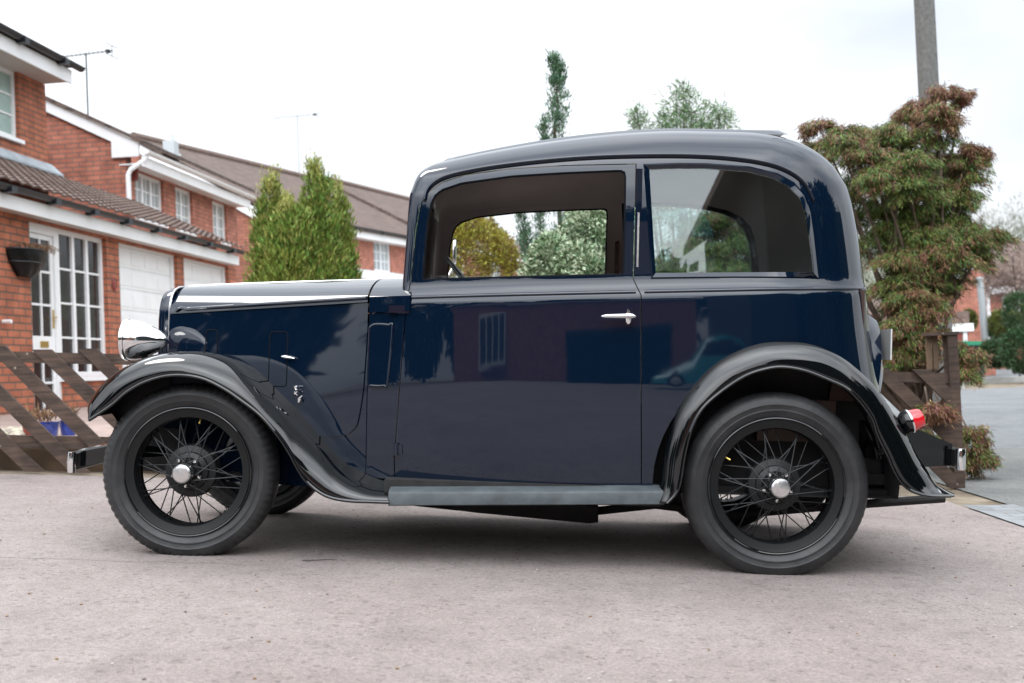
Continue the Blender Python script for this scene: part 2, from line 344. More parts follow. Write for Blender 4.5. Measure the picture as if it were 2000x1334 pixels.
# ------------------------------------------------------------------ terrain
SX, SY = -.066655, .015862
def zg(x, y):
    z = SX*min(max(x, -6), 2.45)+SY*min(max(y, -6), 13)
    return z
def sheet(name, xs, ys, dz, m, inside=None):
    b = MB(); idx = {}
    for i, x in enumerate(xs):
        for j, y in enumerate(ys): idx[i, j] = len(b.v); b.v.append((x, y, zg(x, y)+dz))
    for i in range(len(xs)-1):
        for j in range(len(ys)-1): b.f.append((idx[i, j], idx[i+1, j], idx[i+1, j+1], idx[i, j+1])); b.m.append(0)
    return tag(b.build(name, m, smooth=True, uv=True), kind='structure')
sheet('ground', [-400, -60, -20, -10, -6, -4, -2, 0, 2.45, 4, 10, 30, 80, 400], [-400, -60, -20, -6, 0, 5, 13, 20, 40, 100, 400], -.012, 'soil')
sheet('driveway', [-9, -6, -3, 0, 2.30], [-25, -12, -6, 0, 3, 6.25], 0, 'drive')
sheet('setts_strip', [2.30, 2.45, 2.58], [-25, -6, 0, 5.9], .006, 'sett')
sheet('apron', [2.58, 3.5, 6, 12, 30], [-25, -6, 0, 5, 8.8], -.004, 'apron')
sheet('road', [2.9, 6, 12, 30, 60], [8.8, 13, 20.5], -.006, 'road')
sheet('garden_path', [-5.6, -4.8, -4.0, -3.2], [6.9, 9, 11, 13, 21], .0, 'slab')
b = MB()
pth = [(4.0, 20.2), (6.6, 20.3), (8.4, 21.2), (9.2, 23.5), (14, 24.0), (30, 24.2)]
for (xa, ya), (xb, yb) in zip(pth, pth[1:]): b.beam((xa, ya, .05), (xb, yb, .05), .16, .20)
tag(b.build('kerb', 'kerb', smooth=False), kind='structure')
b = MB(); b.add([(x, y, z) for z in (-.2, .135) for x, y in pth+[(30, 34), (4, 34)]], [tuple(range(7, -1, -1)), tuple(range(8, 16))]+[(i, (i+1) % 8, (i+1) % 8+8, i+8) for i in range(8)])
tag(b.build('pavement', 'road', smooth=False), kind='structure')
b = MB()
rows = []
for j in range(14):
    y = 55+j*9; rows.append([(x, y, -1+(14 if x > 0 else 14)*min(1, j/9)**1.2*min(1, max(0, (x+5)/34))+.8*noise.noise(Vector((x*.05, y*.05, 0)))) for x in range(-20, 161, 9)])
b.grid(rows); tag(b.build('hill', 'farwood'), kind='structure')

# ------------------------------------------------------------------ the car
car = empty('vintage_car')
car.matrix_world = Matrix(((0.997493, 0.024213, 0.066499, -1.1677), (-0.023209, 0.999605, -0.015825, 4.5417), (-0.066856, 0.014242, 0.997661, 0.1481), (0, 0, 0, 1)))
tag(car, 'dark navy 1930s saloon with black wings and wire wheels parked on the pink driveway', 'car')
# shell tables: z -> half width, front x, rear x
SH = [(.285, .577, .617, 2.60), (.40, .590, .617, 2.585), (.55, .5995, .617, 2.553), (.63, .6010, .617, 2.532), (.70, .6003, .617, 2.515), (.78, .5993, .617, 2.498), (.85, .5984, .617, 2.485), (.925, .5974, .617, 2.475)]
SH2 = [(.935, .597, .728, 2.474), (.952, .5955, .728, 2.472), (.965, .590, .729, 2.470), (.985, .576, .729, 2.468), (1.005, .568, .730, 2.465), (1.03, .565, .731, 2.462), (1.15, .560, .738, 2.446), (1.30, .553, .746, 2.422),
       (1.383, .541, .757, 2.400), (1.42, .534, .762, 2.380), (1.449, .524, .767, 2.362), (1.475, .510, .772, 2.338), (1.498, .492, .778, 2.314), (1.525, .462, .790, 2.277),
       (1.55, .422, .805, 2.238), (1.57, .370, .825, 2.195), (1.586, .310, .850, 2.150), (1.597, .245, .90, 2.08), (1.605, .16, 1.0, 1.98), (1.609, .08, 1.15, 1.85), (1.610, .02, 1.3, 1.72)]
BX = [(.60, .498), (.66, .513), (.757, .538), (.9, .565), (1.1, .590), (1.3, .602), (1.5, .608), (1.7, .611), (1.9, .610), (2.0, .608)]
XS = 1.92
def tiltz(z): return max(0, min(1, (z-.6)/.33)) if z < 1.03 else max(0, min(1, (1.30-z)/.27))
def sroof(x): return 1. if x >= 1.75 else 1-.5*((1.75-x)/.95)**1.7
def zz(x, z):
    if z > 1.30: return 1.30+(z-1.30)*sroof(x)
    return z+.0437*(min(x, 2.45)-1.57)*tiltz(z)
def zinv(x, z):
    if z > 1.30: return 1.30+(z-1.30)/sroof(x)
    a, b = .2, 1.30
    for _ in range(30):
        c = (a+b)/2
        if zz(x, c) < z: a = c
        else: b = c
    return a
def half(x, z):   # half width of the body side at x, real height z
    zr = zinv(x, z); W, xf, xr = interp(SH if zr < .93 else SH2, zr); k = W/.61
    if x <= XS: return interp(BX, x)*k
    n = 2.6; q = min(1, (x-XS)/(xr-XS)); return interp(BX, XS)*k*(max(0, 1-q**n))**(1/n)
def contour(z, W, xf, xr, front):
    k = W/.61; rc = min(.045 if z > .93 else .006, W*.5); pts = []
    wf = interp(BX, xf+rc)*k
    for i in range(8): pts.append((xf, -(wf-rc)*i/8))
    for i in range(7):
        a = R(90*i/7); pts.append((xf+rc*(1-math.cos(a)), -(wf-rc*(1-math.sin(a)))))
    xs = min(XS, xr-.05)
    for i in range(80):
        x = xf+rc+(xs-xf-rc)*i/80; pts.append((x, -interp(BX, x)*k))
    n = 2.6
    for i in range(41):
        a = R(90*i/40); pts.append((xs+(xr-xs)*math.sin(a)**(2/n), -interp(BX, xs)*k*max(0, math.cos(a))**(2/n)))
    full = pts+[(x, -y) for x, y in pts[-2:0:-1]]
    return [(x, y, zz(x, z)) for x, y in full]
zs = [t[0] for t in SH]
lv = list(np.linspace(.285, .925, 30)); lv2 = [.935, .945, .955, .965, .975, .985, .997, 1.01, 1.02, 1.03]+list(np.linspace(1.05, 1.43, 20))
for a, b2 in zip(SH2[10:], SH2[11:]): lv2 += [a[0], (a[0]+b2[0])/2]
lv2.append(1.610)
TH = .016
def ring(z, tab, inner):
    W, xf, xr = interp(tab, z)
    if not inner: return contour(z, W, xf, xr, True)
    c = contour(z, max(.008, W-TH), xf+TH, xr-TH, True)
    dz = TH*max(0, min(1, (z-1.40)/.15)) if z > 1.40 else (TH*max(0, min(1, (z-.80)/.10)) if z < .97 else TH*max(0, min(1, (1.2-z)/.2))*(1 if z < 1.2 else 0))
    return [(x, y, zv-dz) for x, y, zv in c]
sh = MB()
for inner in (0, 1):
    rows = [ring(z, SH, inner) for z in lv]+[ring(z, SH2, inner) for z in lv2]
    nc = len(rows[0]); k0 = len(sh.v); sh.grid(rows, inner, closed=True); base = k0+(len(rows)-1)*nc
    top = len(sh.v); sh.v.append((1.5, 0, zz(1.5, 1.6102)-TH*inner))
    for i in range(nc): sh.f.append((base+i, base+(i+1) % nc, top)); sh.m.append(inner)
    if not inner: k1 = len(sh.v)
for i in range(nc): sh.f.append((i, (i+1) % nc, k1+(i+1) % nc, k1+i)); sh.m.append(0)
solid = sh.mesh('shell', ['navy', 'lining'])
DW = [(.806, .994), (.811, 1.10), (.817, 1.204), (.829, 1.272), (.843, 1.299), (.865, 1.319), (.938, 1.345), (1.117, 1.371), (1.297, 1.385), (1.50, 1.397), (1.515, 1.391), (1.519, 1.37), (1.519, 1.035), (1.513, 1.026), (1.50, 1.024)]
RWo = [(1.578, 1.420), (1.70, 1.427), (1.80, 1.428), (1.95, 1.420), (2.05, 1.398), (2.11, 1.368), (2.15, 1.325), (2.172, 1.265), (2.186, 1.18), (2.196, 1.10), (2.205, 1.03), (1.90, 1.024), (1.612, 1.014)]
RWi = [(1.600, 1.403), (1.70, 1.409), (1.80, 1.410), (1.94, 1.402), (2.03, 1.382), (2.085, 1.355), (2.122, 1.318), (2.146, 1.262), (2.159, 1.18), (2.168, 1.11), (2.174, 1.052), (1.90, 1.044), (1.628, 1.036)]
DO = [(.765, .985), (.757, .931), (.738, .60), (.724, .36), (.727, .288), (1.592, .296), (1.582, .60), (1.574, .955), (1.548, 1.012), (1.549, 1.20), (1.551, 1.418), (1.30, 1.409), (1.10, 1.394), (.95, 1.372), (.87, 1.345), (.822, 1.312), (.795, 1.265), (.780, 1.18)]
def offset(pl, d):
    n = len(pl); ar = sum(pl[i][0]*pl[(i+1) % n][1]-pl[(i+1) % n][0]*pl[i][1] for i in range(n)); sg = 1 if ar > 0 else -1; r = []
    for i in range(n):
        a, b2, c = np.array(pl[i-1]), np.array(pl[i]), np.array(pl[(i+1) % n]); t1 = (b2-a)/np.linalg.norm(b2-a); t2 = (c-b2)/np.linalg.norm(c-b2)
        n1 = np.array((t1[1], -t1[0])); n2 = np.array((t2[1], -t2[0])); nn = n1+n2; nn /= max(1e-6, np.linalg.norm(nn)); r.append(tuple(b2+sg*nn*d/max(.3, nn@n1)))
    return r
def yprism(pl, y0, y1): return MB().prism(pl, lambda p: (p[0], y0, p[1]), lambda p: (p[0], y1, p[1]))
def xprism(pl, x0, x1): return MB().prism(pl, lambda p: (x0, p[0], p[1]), lambda p: (x1, p[0], p[1]))
disc = [(2.057+.425*math.cos(a), .31+.425*math.sin(a)) for a in np.linspace(0, 2*math.pi, 48, endpoint=False)]
fsc = rounded(-.43, .43, 1.0, 1.335, .05); bsc = rounded(-.27, .27, 1.14, 1.35, .06)
cuts = [(yprism(DW, -1, 1), 'DIFFERENCE'), (yprism(RWo, -1, 1), 'DIFFERENCE'), (xprism(fsc, .5, .9), 'DIFFERENCE'), (xprism(bsc, 2.2, 2.7), 'DIFFERENCE'),
        (yprism(disc, -1, -.36), 'DIFFERENCE'), (yprism(disc, .36, 1), 'DIFFERENCE')]
DOx = offset(DO, .0035)
bodym = boolean(solid.copy(), cuts+[(yprism(DOx, -1, -.2), 'DIFFERENCE'), (yprism(offset(DO, .0003), .2, 1), 'DIFFERENCE')])
doors = []
for s in (-1, 1): doors.append(boolean(solid.copy(), [(yprism(DO, *sorted((s*.2, s*1.))), 'INTERSECT'), (yprism(DW, -1, 1), 'DIFFERENCE')]))
for me in [bodym]+doors: me.shade_smooth(); me.set_sharp_from_angle(angle=R(28))
body = link('body', bodym, car)
door = []
for s, me in zip((-1, 1), doors): door.append(link('door', me, car))
# glass and window frames
def pane(pl, s, inset, name, mt, th=.004):
    b = MB(); b.prism(pl, lambda p: (p[0], s*(half(p[0], p[1])-inset), p[1]), lambda p: (p[0], s*(half(p[0], p[1])-inset-th), p[1]))
    return b.build(name, mt, car, smooth=False)
def dense(pl, n): return arclen(list(pl)+[pl[0]], n+1)[:-1]
for s in (-1, 1):
    # quarter glass follows one flat plane between top and bottom
    yt, yb = half(1.85, 1.40), half(1.85, 1.05); yfn = lambda z: yb+(yt-yb)*(z-1.05)/.35
    b = MB(); b.prism(offset(RWi, .006), lambda p: (p[0], s*(yfn(p[1])-.012), p[1]), lambda p: (p[0], s*(yfn(p[1])-.016), p[1])); g = b.build('quarter_window', 'glass', car, smooth=False)
    o1, i1 = spline(RWo+[RWo[0]], 131)[:-1], spline(RWi+[RWi[0]], 131)[:-1]
    o1 = [np.array(RWo[k]) + (np.array(RWo[(k+1) % 13])-np.array(RWo[k]))*t for k in range(13) for t in np.linspace(0, 1, 10, endpoint=False)]
    i1 = [np.array(RWi[k]) + (np.array(RWi[(k+1) % 13])-np.array(RWi[k]))*t for k in range(13) for t in np.linspace(0, 1, 10, endpoint=False)]
    b = MB(); ring = []
    for po, pi in zip(o1, i1):
        q = po*.75+pi*.25
        ring.append([(po[0], s*(half(*po)-.002), po[1]), (q[0], s*(half(*q)+.004), q[1]), (pi[0], s*(yfn(pi[1])-.008), pi[1]), (pi[0], s*(yfn(pi[1])-.020), pi[1])])
    ring.append(ring[0]); b.grid(ring); b.build('window_frame', 'navy', g, ang=25)
    d = door[0 if s < 0 else 1]
    top = 1.075 if s > 0 else 1.012
    dg = [(.79, .96), (.802, top), (1.53, top+.018), (1.53, .98)]
    b = MB(); b.prism(dg, lambda p: (p[0], s*(half(p[0], max(p[1], 1.0))-.018), p[1]), lambda p: (p[0], s*(half(p[0], max(p[1], 1.0))-.022), p[1])); b.build('door_glass', 'clear', d, smooth=False)
    b = MB(); pts = dense(DW, 120); pts.append(pts[0]); b.tube([(p[0], s*(half(*p)-.006), p[1]) for p in pts], .0065, 6, cap=False); b.build('weatherstrip', 'seam', d)
b = MB(); b.prism(fsc, lambda p: (.742+(p[1]-1)*.06, p[0], p[1]), lambda p: (.746+(p[1]-1)*.06, p[0], p[1])); wsg = b.build('windscreen', 'clear', car, smooth=False)
b = MB(); pts = dense(fsc, 60); pts.append(pts[0]); b.tube([(.738+(p[1]-1)*.06, p[0], p[1]) for p in pts], .009, 6, cap=False); b.build('windscreen_frame', 'chrome', wsg)
b = MB(); b.prism(bsc, lambda p: (2.375-(p[1]-1.14)*.16, p[0], p[1]), lambda p: (2.371-(p[1]-1.14)*.16, p[0], p[1])); b.build('rear_window', 'glass', car, smooth=False)
# mouldings on the body
def zbelt(x): return .929+.0437*(x-.70) if x > .617 else .877+.065*(x+.165)
for s in (-1, 1):
    b = MB()
    xsq = [x for x in np.linspace(.625, 2.36, 120)]+[2.39, 2.41, 2.43, 2.44]
    for seg in ([x for x in xsq if x < .753], [x for x in xsq if .76 < x < 1.572], [x for x in xsq if x > 1.582]):
        b.tube([(x, s*(half(x, zbelt(x))+.0005), zbelt(x)+(.0 if x < 2.2 else .01*((x-2.2)/.24)**2)) for x in seg], .0065, 8)
    b.build('belt_moulding', 'navy', car)
    dr = spline([(.808, 1.285), (.815, 1.318), (.843, 1.351), (.90, 1.377), (1.026, 1.404), (1.206, 1.429), (1.386, 1.446), (1.565, 1.455), (1.745, 1.458), (1.888, 1.452), (2.013, 1.435), (2.094, 1.408), (2.15, 1.368), (2.183, 1.31)], 150)
    b = MB(); b.tube([(p[0], s*(half(*p)+.003), p[1]) for p in dr], .0065, 8); b.tube([(p[0], s*(half(p[0], p[1]-.009)+.001), p[1]-.010) for p in dr], .0045, 6, 1)
    b.build('drip_rail', ['navy', 'seam'], car)
# sliding roof panel with its thin raised edge
b = MB(); rr = []
for i in range(40):
    x = .835+(2.13-.835)*i/39
    row = []
    for j in range(25):
        y = -.335+.67*j/24
        tab = [(0, 1.611)]+[(t[1], t[0]) for t in SH2[::-1] if t[0] > 1.40]
        zr = float(np.interp(abs(y)*.61/interp(BX, x), [t[0] for t in tab], [t[1] for t in tab]))
        row.append((x, y, zz(x, zr)+(.0075 if 0 < i < 39 and 0 < j < 24 else -.006)))
    rr.append(row)
b.grid(rr); b.build('sunroof', 'navy', car, ang=50)
# bonnet
XB0, XB1 = -.19, .612
def wbon(x): return .222+.278*(x+.19)/.80
def ztop(x): return interp([(-.25, .968), (-.19, .977), (.095, .996), (.512, 1.018), (.62, 1.024), (.75, 1.032)], x)
def bonsec(x, n=26):
    wv, zb, zt = wbon(x), zbelt(x)-.013, ztop(x); pts = [(-wv-.003, zb-.002)]
    a0 = R(20)
    for i in range(n+1):
        a = a0+(math.pi/2-a0)*i/n; pts.append((-wv*math.cos(a)/math.cos(a0), zb+.020+(zt-zb-.020)*(math.sin(a)-math.sin(a0))/(1-math.sin(a0))))
    return [(x, y, z) for y, z in pts]+[(x, -y, z) for y, z in pts[-2::-1]]
b = MB(); b.grid([bonsec(x) for x in np.linspace(XB0, XB1, 40)]); bon = b.build('bonnet', 'navy', car)
b = MB(); b.tube([(x, 0, ztop(x)+.002) for x in np.linspace(XB0, .74, 30)], .005, 6); b.build('centre_hinge', 'dullchrome', bon)
for s in (-1, 1):
    b = MB(); b.tube([(-.163, s*(wbon(-.163)+.004), zbelt(-.163)-.005), (-.145, s*(wbon(-.145)+.006), zbelt(-.145)+.008), (-.128, s*(wbon(-.128)+.006), zbelt(-.128)+.003)]+[(x, s*(wbon(x)+.004), zbelt(x)) for x in np.linspace(-.115, .608, 40)], .0065, 8)
    b.build('bonnet_moulding', 'navy', bon)
def bside(x, z):
    t = min(1, max(0, (x+.19)/.8)); return wbon(x)*(1-(1-interp(SH, z)[0]/.604)*t)+.03*(1-t)*max(0, zbelt(x)-.02-z)/.45
def xrear(z): return float(np.interp(z, [.426, .428, .44, .47, .52, .60, .82, .93], [.49, .506, .556, .582, .592, .603, .613, .613]))
for s in (-1, 1):
    b = MB(); rows = []
    for j in range(40):
        z01 = 1-(1-j/39)
        row = []
        for i in range(60):
            zlo = .426; t = i/59
            zt = zbelt(-.19+t*.80)-.018; z = zlo+(zt-zlo)*z01; x = -.19+(xrear(z)+.19)*t; row.append((x, s*bside(x, z), z))
        rows.append(row)
    b.grid(rows); bs = b.build('bonnet_side', 'navy', car)
    b = MB(); b.grid([[(x, s*(bside(x, max(.29, z))-.006), z) for x in np.linspace(-.1, .616, 30)] for z in np.linspace(.24, .84, 20)]); b.build('bonnet_skirt', 'navy', bs)
    for xa, xb_, za, zb_, r_ in ((.234, .306, .600, .800, .012), (-.030, .019, .56, .803, .012)):
        b = MB(); pl = rounded(xa, xb_, za, zb_, r_); pl.append(pl[0]); b.tube([(p[0], s*(bside(*p)-.0008), p[1]) for p in pl], .0028, 6, cap=False); b.build('vent_flap_edge', 'seam', bs)
    b = MB(); b.tube([(.287, s*(bside(.29, .708)+.012), .710), (.30, s*(bside(.29, .708)+.014), .709), (.320, s*(bside(.32, .708)+.013), .707), (.338, s*(bside(.34, .708)+.010), .704)], [.003, .007, .006, .0025], 10)
    b.build('bonnet_handle', 'chrome', bs)
    b = MB()
    for zc in (.598, .578): b.tube([(.350, s*(bside(.35, .6)+.002), zc), (.349, s*(bside(.35, .6)+.022), zc), (.349, s*(bside(.35, .6)+.03), zc)], [.008, .009, .004], 10)
    b.tube([(.368, s*(bside(.35, .57)+.004), .565), (.362, s*(bside(.35, .57)+.02), .557), (.360, s*(bside(.35, .57)+.022), .545)], [.006, .007, .003], 8); b.build('bonnet_catch', 'chrome', bs)
# cowl between bonnet and windscreen
def cowl(x, n=26):
    t = (x-.617)/.125; wv = interp(BX, x)*.604/.61+.001; zb, zt = zbelt(x)-.004, ztop(x); pts = []
    pts = [(-wv-.001, zb-.045)]; a0 = R(20)
    for i in range(n+1):
        a = a0+(math.pi/2-a0)*i/n; pts.append((-wv*math.cos(a)/math.cos(a0), zb+.010+(zt-zb-.010)*(math.sin(a)-math.sin(a0))/(1-math.sin(a0))))
    return [(x, y, z) for y, z in pts]+[(x, -y, z) for y, z in pts[-2::-1]]
b = MB(); b.grid([cowl(x) for x in np.linspace(.618, .768, 14)]); b.build('cowl', 'navy', car)
for s in (-1, 1):
    pl = [(.621, .822), (.640, .834), (.690, .833), (.706, .822), (.692, .63), (.680, .617), (.632, .616), (.620, .630)]
    pl = [tuple(p) for p in arclen(spline(pl+[pl[0]], 80), 80)]
    b = MB(); b.tube([(p[0], s*(half(*p)+.001), p[1]) for p in pl], .0045, 8, cap=False); b.prism(pl[:-1:2], lambda p: (p[0], s*(half(*p)+.004), p[1]), lambda p: (p[0], s*(half(*p)-.01), p[1])); b.build('cowl_vent', 'navy', car)
    b = MB(); b.box(.692, .765, s*(half(.73, .89)-.012), s*(half(.73, .89)+.012), .876, .902); b.tube([(.696, s*(half(.7, .89)+.012), .873), (.696, s*(half(.7, .89)+.012), .906)], .007, 8)
    b.build('upper_hinge', 'navy', door[0 if s < 0 else 1])
    b = MB(); b.tube([(.730, s*(half(.74, .40)+.006), .372), (.730, s*(half(.74, .40)+.006), .414)], .008, 8); b.box(.730, .752, s*(half(.74, .4)-.006), s*(half(.74, .4)+.006), .376, .41); b.build('lower_hinge', 'navy', door[0 if s < 0 else 1])
    b = MB(); b.tube([(1.440, s*(half(1.45, .88)+.030), .8775), (1.455, s*(half(1.45, .88)+.033), .8785), (1.50, s*(half(1.5, .88)+.034), .880), (1.545, s*(half(1.5, .88)+.030), .881), (1.556, s*(half(1.5, .88)+.028), .8795)], [.003, .0068, .0085, .0095, .004], 12)
    b.lathe([(.0, -.002), (.012, .0), (.010, .03), (0, .032)], (1.532, 0, .877), 'y', 16)
    for i in range(len(b.v)-64, len(b.v)): x, y, z = b.v[i]; b.v[i] = (x, s*(half(1.53, .88)+(y if s < 0 else y)), .877+(z-.877)*2.4)
    b.build('door_handle', 'chrome', door[0 if s < 0 else 1])
    b = MB(); b.box(1.5535, 1.5745, s*(half(1.56, 1.15)-.02), s*(half(1.56, 1.3)+.004), 1.03, 1.40); b.box(1.5600, 1.5665, s*(half(1.56, 1.15)-.005), s*(half(1.56, 1.15)+.006), 1.055, 1.245, 1); b.build('trafficator', ['navy', 'dullchrome'], car, smooth=False)
# radiator shell
b = MB(); rows = []
for i, (dx, ins) in enumerate(((-.188, .0), (-.20, .0), (-.222, .004), (-.236, .012), (-.243, .026), (-.243, .05))):
    row = []
    hw, zt = .218-ins, .972-ins
    for k in range(61):
        t = k/60
        if t < .3: row.append((dx, -hw+.01*(1-t/.3), .50+(zt-.11-.50)*t/.3))
        elif t > .7: row.append((dx, hw-.01*(1-(1-t)/.3), .50+(zt-.11-.50)*(1-t)/.3))
        else:
            a = math.pi*(t-.3)/.4; row.append((dx, -hw*math.copysign(abs(math.cos(a))**.62, math.cos(a)), zt-.11+.11*math.sin(a)**.8))
    rows.append(row)
b.grid(rows); rad = b.build('radiator_shell', 'navy', car)
b = MB(); b.box(-.232, -.20, -.17, .17, .50, .90)
for k in range(15): b.box(-.240, -.232, -.165+k*.0225, -.158+k*.0225, .50, .915, 1)
b.build('grille', ['under', 'chrome'], rad, smooth=False)
b = MB(); b.tube([p for p in [(-.192, y*1.005, z+.002) for _, y, z in rows[0]]], .004, 6); b.build('shell_bead', 'dullchrome', rad)
# headlamps
for s in (-1, 1):
    c = (0, s*.36, .757)
    b = MB(); b.lathe([(.0745, -.292), (.0755, -.282), (.0735, -.262), (.066, -.235), (.052, -.205), (.038, -.178), (.024, -.158), (.010, -.147), (.0, -.144)], c, 'x', 40); hl = b.build('headlamp', 'chrome', car)
    b = MB(); b.lathe([(.0745, -.290), (.0775, -.292), (.0785, -.300), (.076, -.307), (.072, -.308)], c, 'x', 40); b.build('bezel', 'chrome', hl)
    b = MB(); b.lathe([(.0735, -.304), (.06, -.309), (.03, -.314), (.0, -.316)], c, 'x', 40); b.build('lens', 'upvc', hl)
    b = MB(); b.tube([(-.235, s*.36, .70), (-.225, s*.35, .66), (-.215, s*.30, .64), (-.20, s*.2, .66)], .012, 8); b.build('lamp_bracket', 'satin', hl)
# wings
FR = [(-.339, .473), (-.298, .499), (-.251, .532), (-.199, .577), (-.137, .612), (-.066, .634), (.005, .639), (.076, .627), (.149, .593), (.212, .552), (.274, .506), (.334, .441), (.376, .382), (.41, .323), (.441, .283), (.486, .248), (.531, .230), (.590, .222), (.651, .221), (.725, .221)]
FT = [(-.360, .478), (-.379, .522), (-.353, .574), (-.308, .625), (-.244, .668), (-.171, .701), (-.088, .718), (.004, .722), (.075, .712), (.145, .686), (.205, .638), (.265, .582), (.33, .523), (.375, .474), (.425, .423), (.475, .373), (.528, .318), (.585, .280), (.652, .256), (.725, .250)]
FI = [(-.362, .480), (-.380, .524), (-.352, .576), (-.306, .626), (-.242, .666), (-.17, .698), (-.088, .712), (.004, .714), (.085, .702), (.160, .672), (.215, .635), (.272, .588), (.340, .534), (.393, .486), (.440, .436), (.492, .380), (.545, .336), (.595, .313), (.660, .287), (.725, .277)]
def wing(R_, T_, I_, yR, yT, yI, name, s, pw=.86):
    n = 110; r, t, i_ = spline(R_, n), spline(T_, n), spline(I_, n); rows = []; q = np.linspace(0, 1, n)
    for k in range(n):
        P = np.array([r[k][0], yR(q[k]), r[k][1]]); T = np.array([t[k][0], yT(q[k]), t[k][1]]); I = np.array([i_[k][0], yI(q[k]), i_[k][1]])
        row = []
        for u in np.linspace(0, math.pi/2, 15):
            cy, sz = max(0, math.cos(u))**pw, math.sin(u)**pw
            row.append(np.array([P[0]+(T[0]-P[0])*sz, T[1]+(P[1]-T[1])*cy, P[2]+(T[2]-P[2])*sz]))
        for u in np.linspace(0, 1, 8)[1:]: row.append(T*(1-u)+I*u)
        rows.append([(p[0], s*p[1], p[2]) for p in row])
    b = MB(); b.grid(rows); o = b.build(name, 'black', car, ang=60)
    md = o.modifiers.new('thick', 'SOLIDIFY'); md.thickness = .004; md.offset = -1 if s < 0 else 1
    b = MB(); b.tube([row[0] for row in rows], .0062, 8); b.build('rolled_edge', 'black', o)
    return o, rows
for s in (-1, 1):
    fo, rowsF = wing(FR, FT, FI, lambda q: .600+.04*min(1, q*3), lambda q: .45+.02*q if q < .5 else .46+.10*((q-.5)/.5)**1.3, lambda q: .33+.02*q if q < .45 else .339+.16*((q-.45)/.55)**1.3, 'front_wing', s)
    # navy valance from the wing's inner edge down and in to the chassis
    b = MB(); b.grid([[rw[-1] for rw in rowsF], [(rw[-1][0], s*(abs(rw[-1][1])-.09), rw[-1][2]-.05) for rw in rowsF], [(rw[-1][0], s*max(.2, abs(rw[-1][1])-.10), .26) for rw in rowsF]]); b.build('wing_valance', 'under', fo)
RR = [(1.675, .246), (1.712, .297), (1.73, .412), (1.75, .498), (1.787, .571), (1.851, .632), (1.93, .686), (2.002, .712), (2.061, .719), (2.134, .708), (2.214, .679), (2.272, .653), (2.314, .615), (2.342, .581), (2.364, .547), (2.379, .502), (2.397, .465), (2.418, .424), (2.436, .383), (2.461, .342), (2.493, .315), (2.527, .302), (2.569, .296), (2.631, .297)]
RI = [(1.640, .244), (1.656, .309), (1.664, .40), (1.682, .48), (1.703, .548), (1.745, .625), (1.82, .712), (1.90, .765), (1.988, .798), (2.078, .807), (2.165, .800), (2.245, .772), (2.31, .731), (2.373, .679), (2.410, .638), (2.440, .604), (2.475, .555), (2.50, .525), (2.526, .490), (2.566, .423), (2.603, .374), (2.632, .334), (2.660, .312), (2.680, .298)]
RT = RI; RJ = [tuple(np.array(c)-.012*(np.array(c)-np.array((2.1, .3)))) for c in RI]
def yri(q): return .575 if q < .5 else .575-.20*min(1, ((q-.5)/.45))**1.2
for s in (-1, 1):
    ro, rowsR = wing(RR, RT, RJ, lambda q: .655, lambda q: yri(q)+.012, yri, 'rear_wing', s, .92)
    b = MB(); b.lathe([(.43, .36), (.43, .565)], (2.057, 0, .31), 'y', 48)
    b.v = [(x, s*y, max(z, .27)) for x, y, z in b.v]; b.lathe([(.0, s*.362), (.44, s*.362)], (2.057, 0, .31), 'y', 48); b.v = [(x, y, max(z, .27)) for x, y, z in b.v]; b.build('wheel_arch', 'under', ro)
# running boards
for s in (-1, 1):
    b = MB(); rows = []
    for k in range(24):
        t = k/23; x = .722+(1.668-.722)*t; zi, zo, zb = .284+.014*t, .258+.030*t, .207+.030*t; yi, yo = .50+.07*t, .638
        rows.append([(x, s*yi, zi-.03), (x, s*yi, zi), (x, s*(yi+(yo-.012-yi)*.5), (zi*.45+zo*.55)+.003), (x, s*(yo-.012), zo+.001), (x, s*(yo-.003), zo-.004), (x, s*yo, zo-.012), (x, s*yo, zb+.004), (x, s*(yo-.01), zb), (x, s*yi, zb)])
    b.grid(rows); nr = len(rows[0]); b.f += [tuple(range(nr)), tuple(23*nr+i for i in range(nr-1, -1, -1))]; b.m += [0, 0]
    b.build('running_board', 'mat', car, ang=40)
    b = MB(); b.box(.70, 1.66, s*.40, s*.585, .225, .292); b.build('sill_panel', 'under', car, smooth=False)
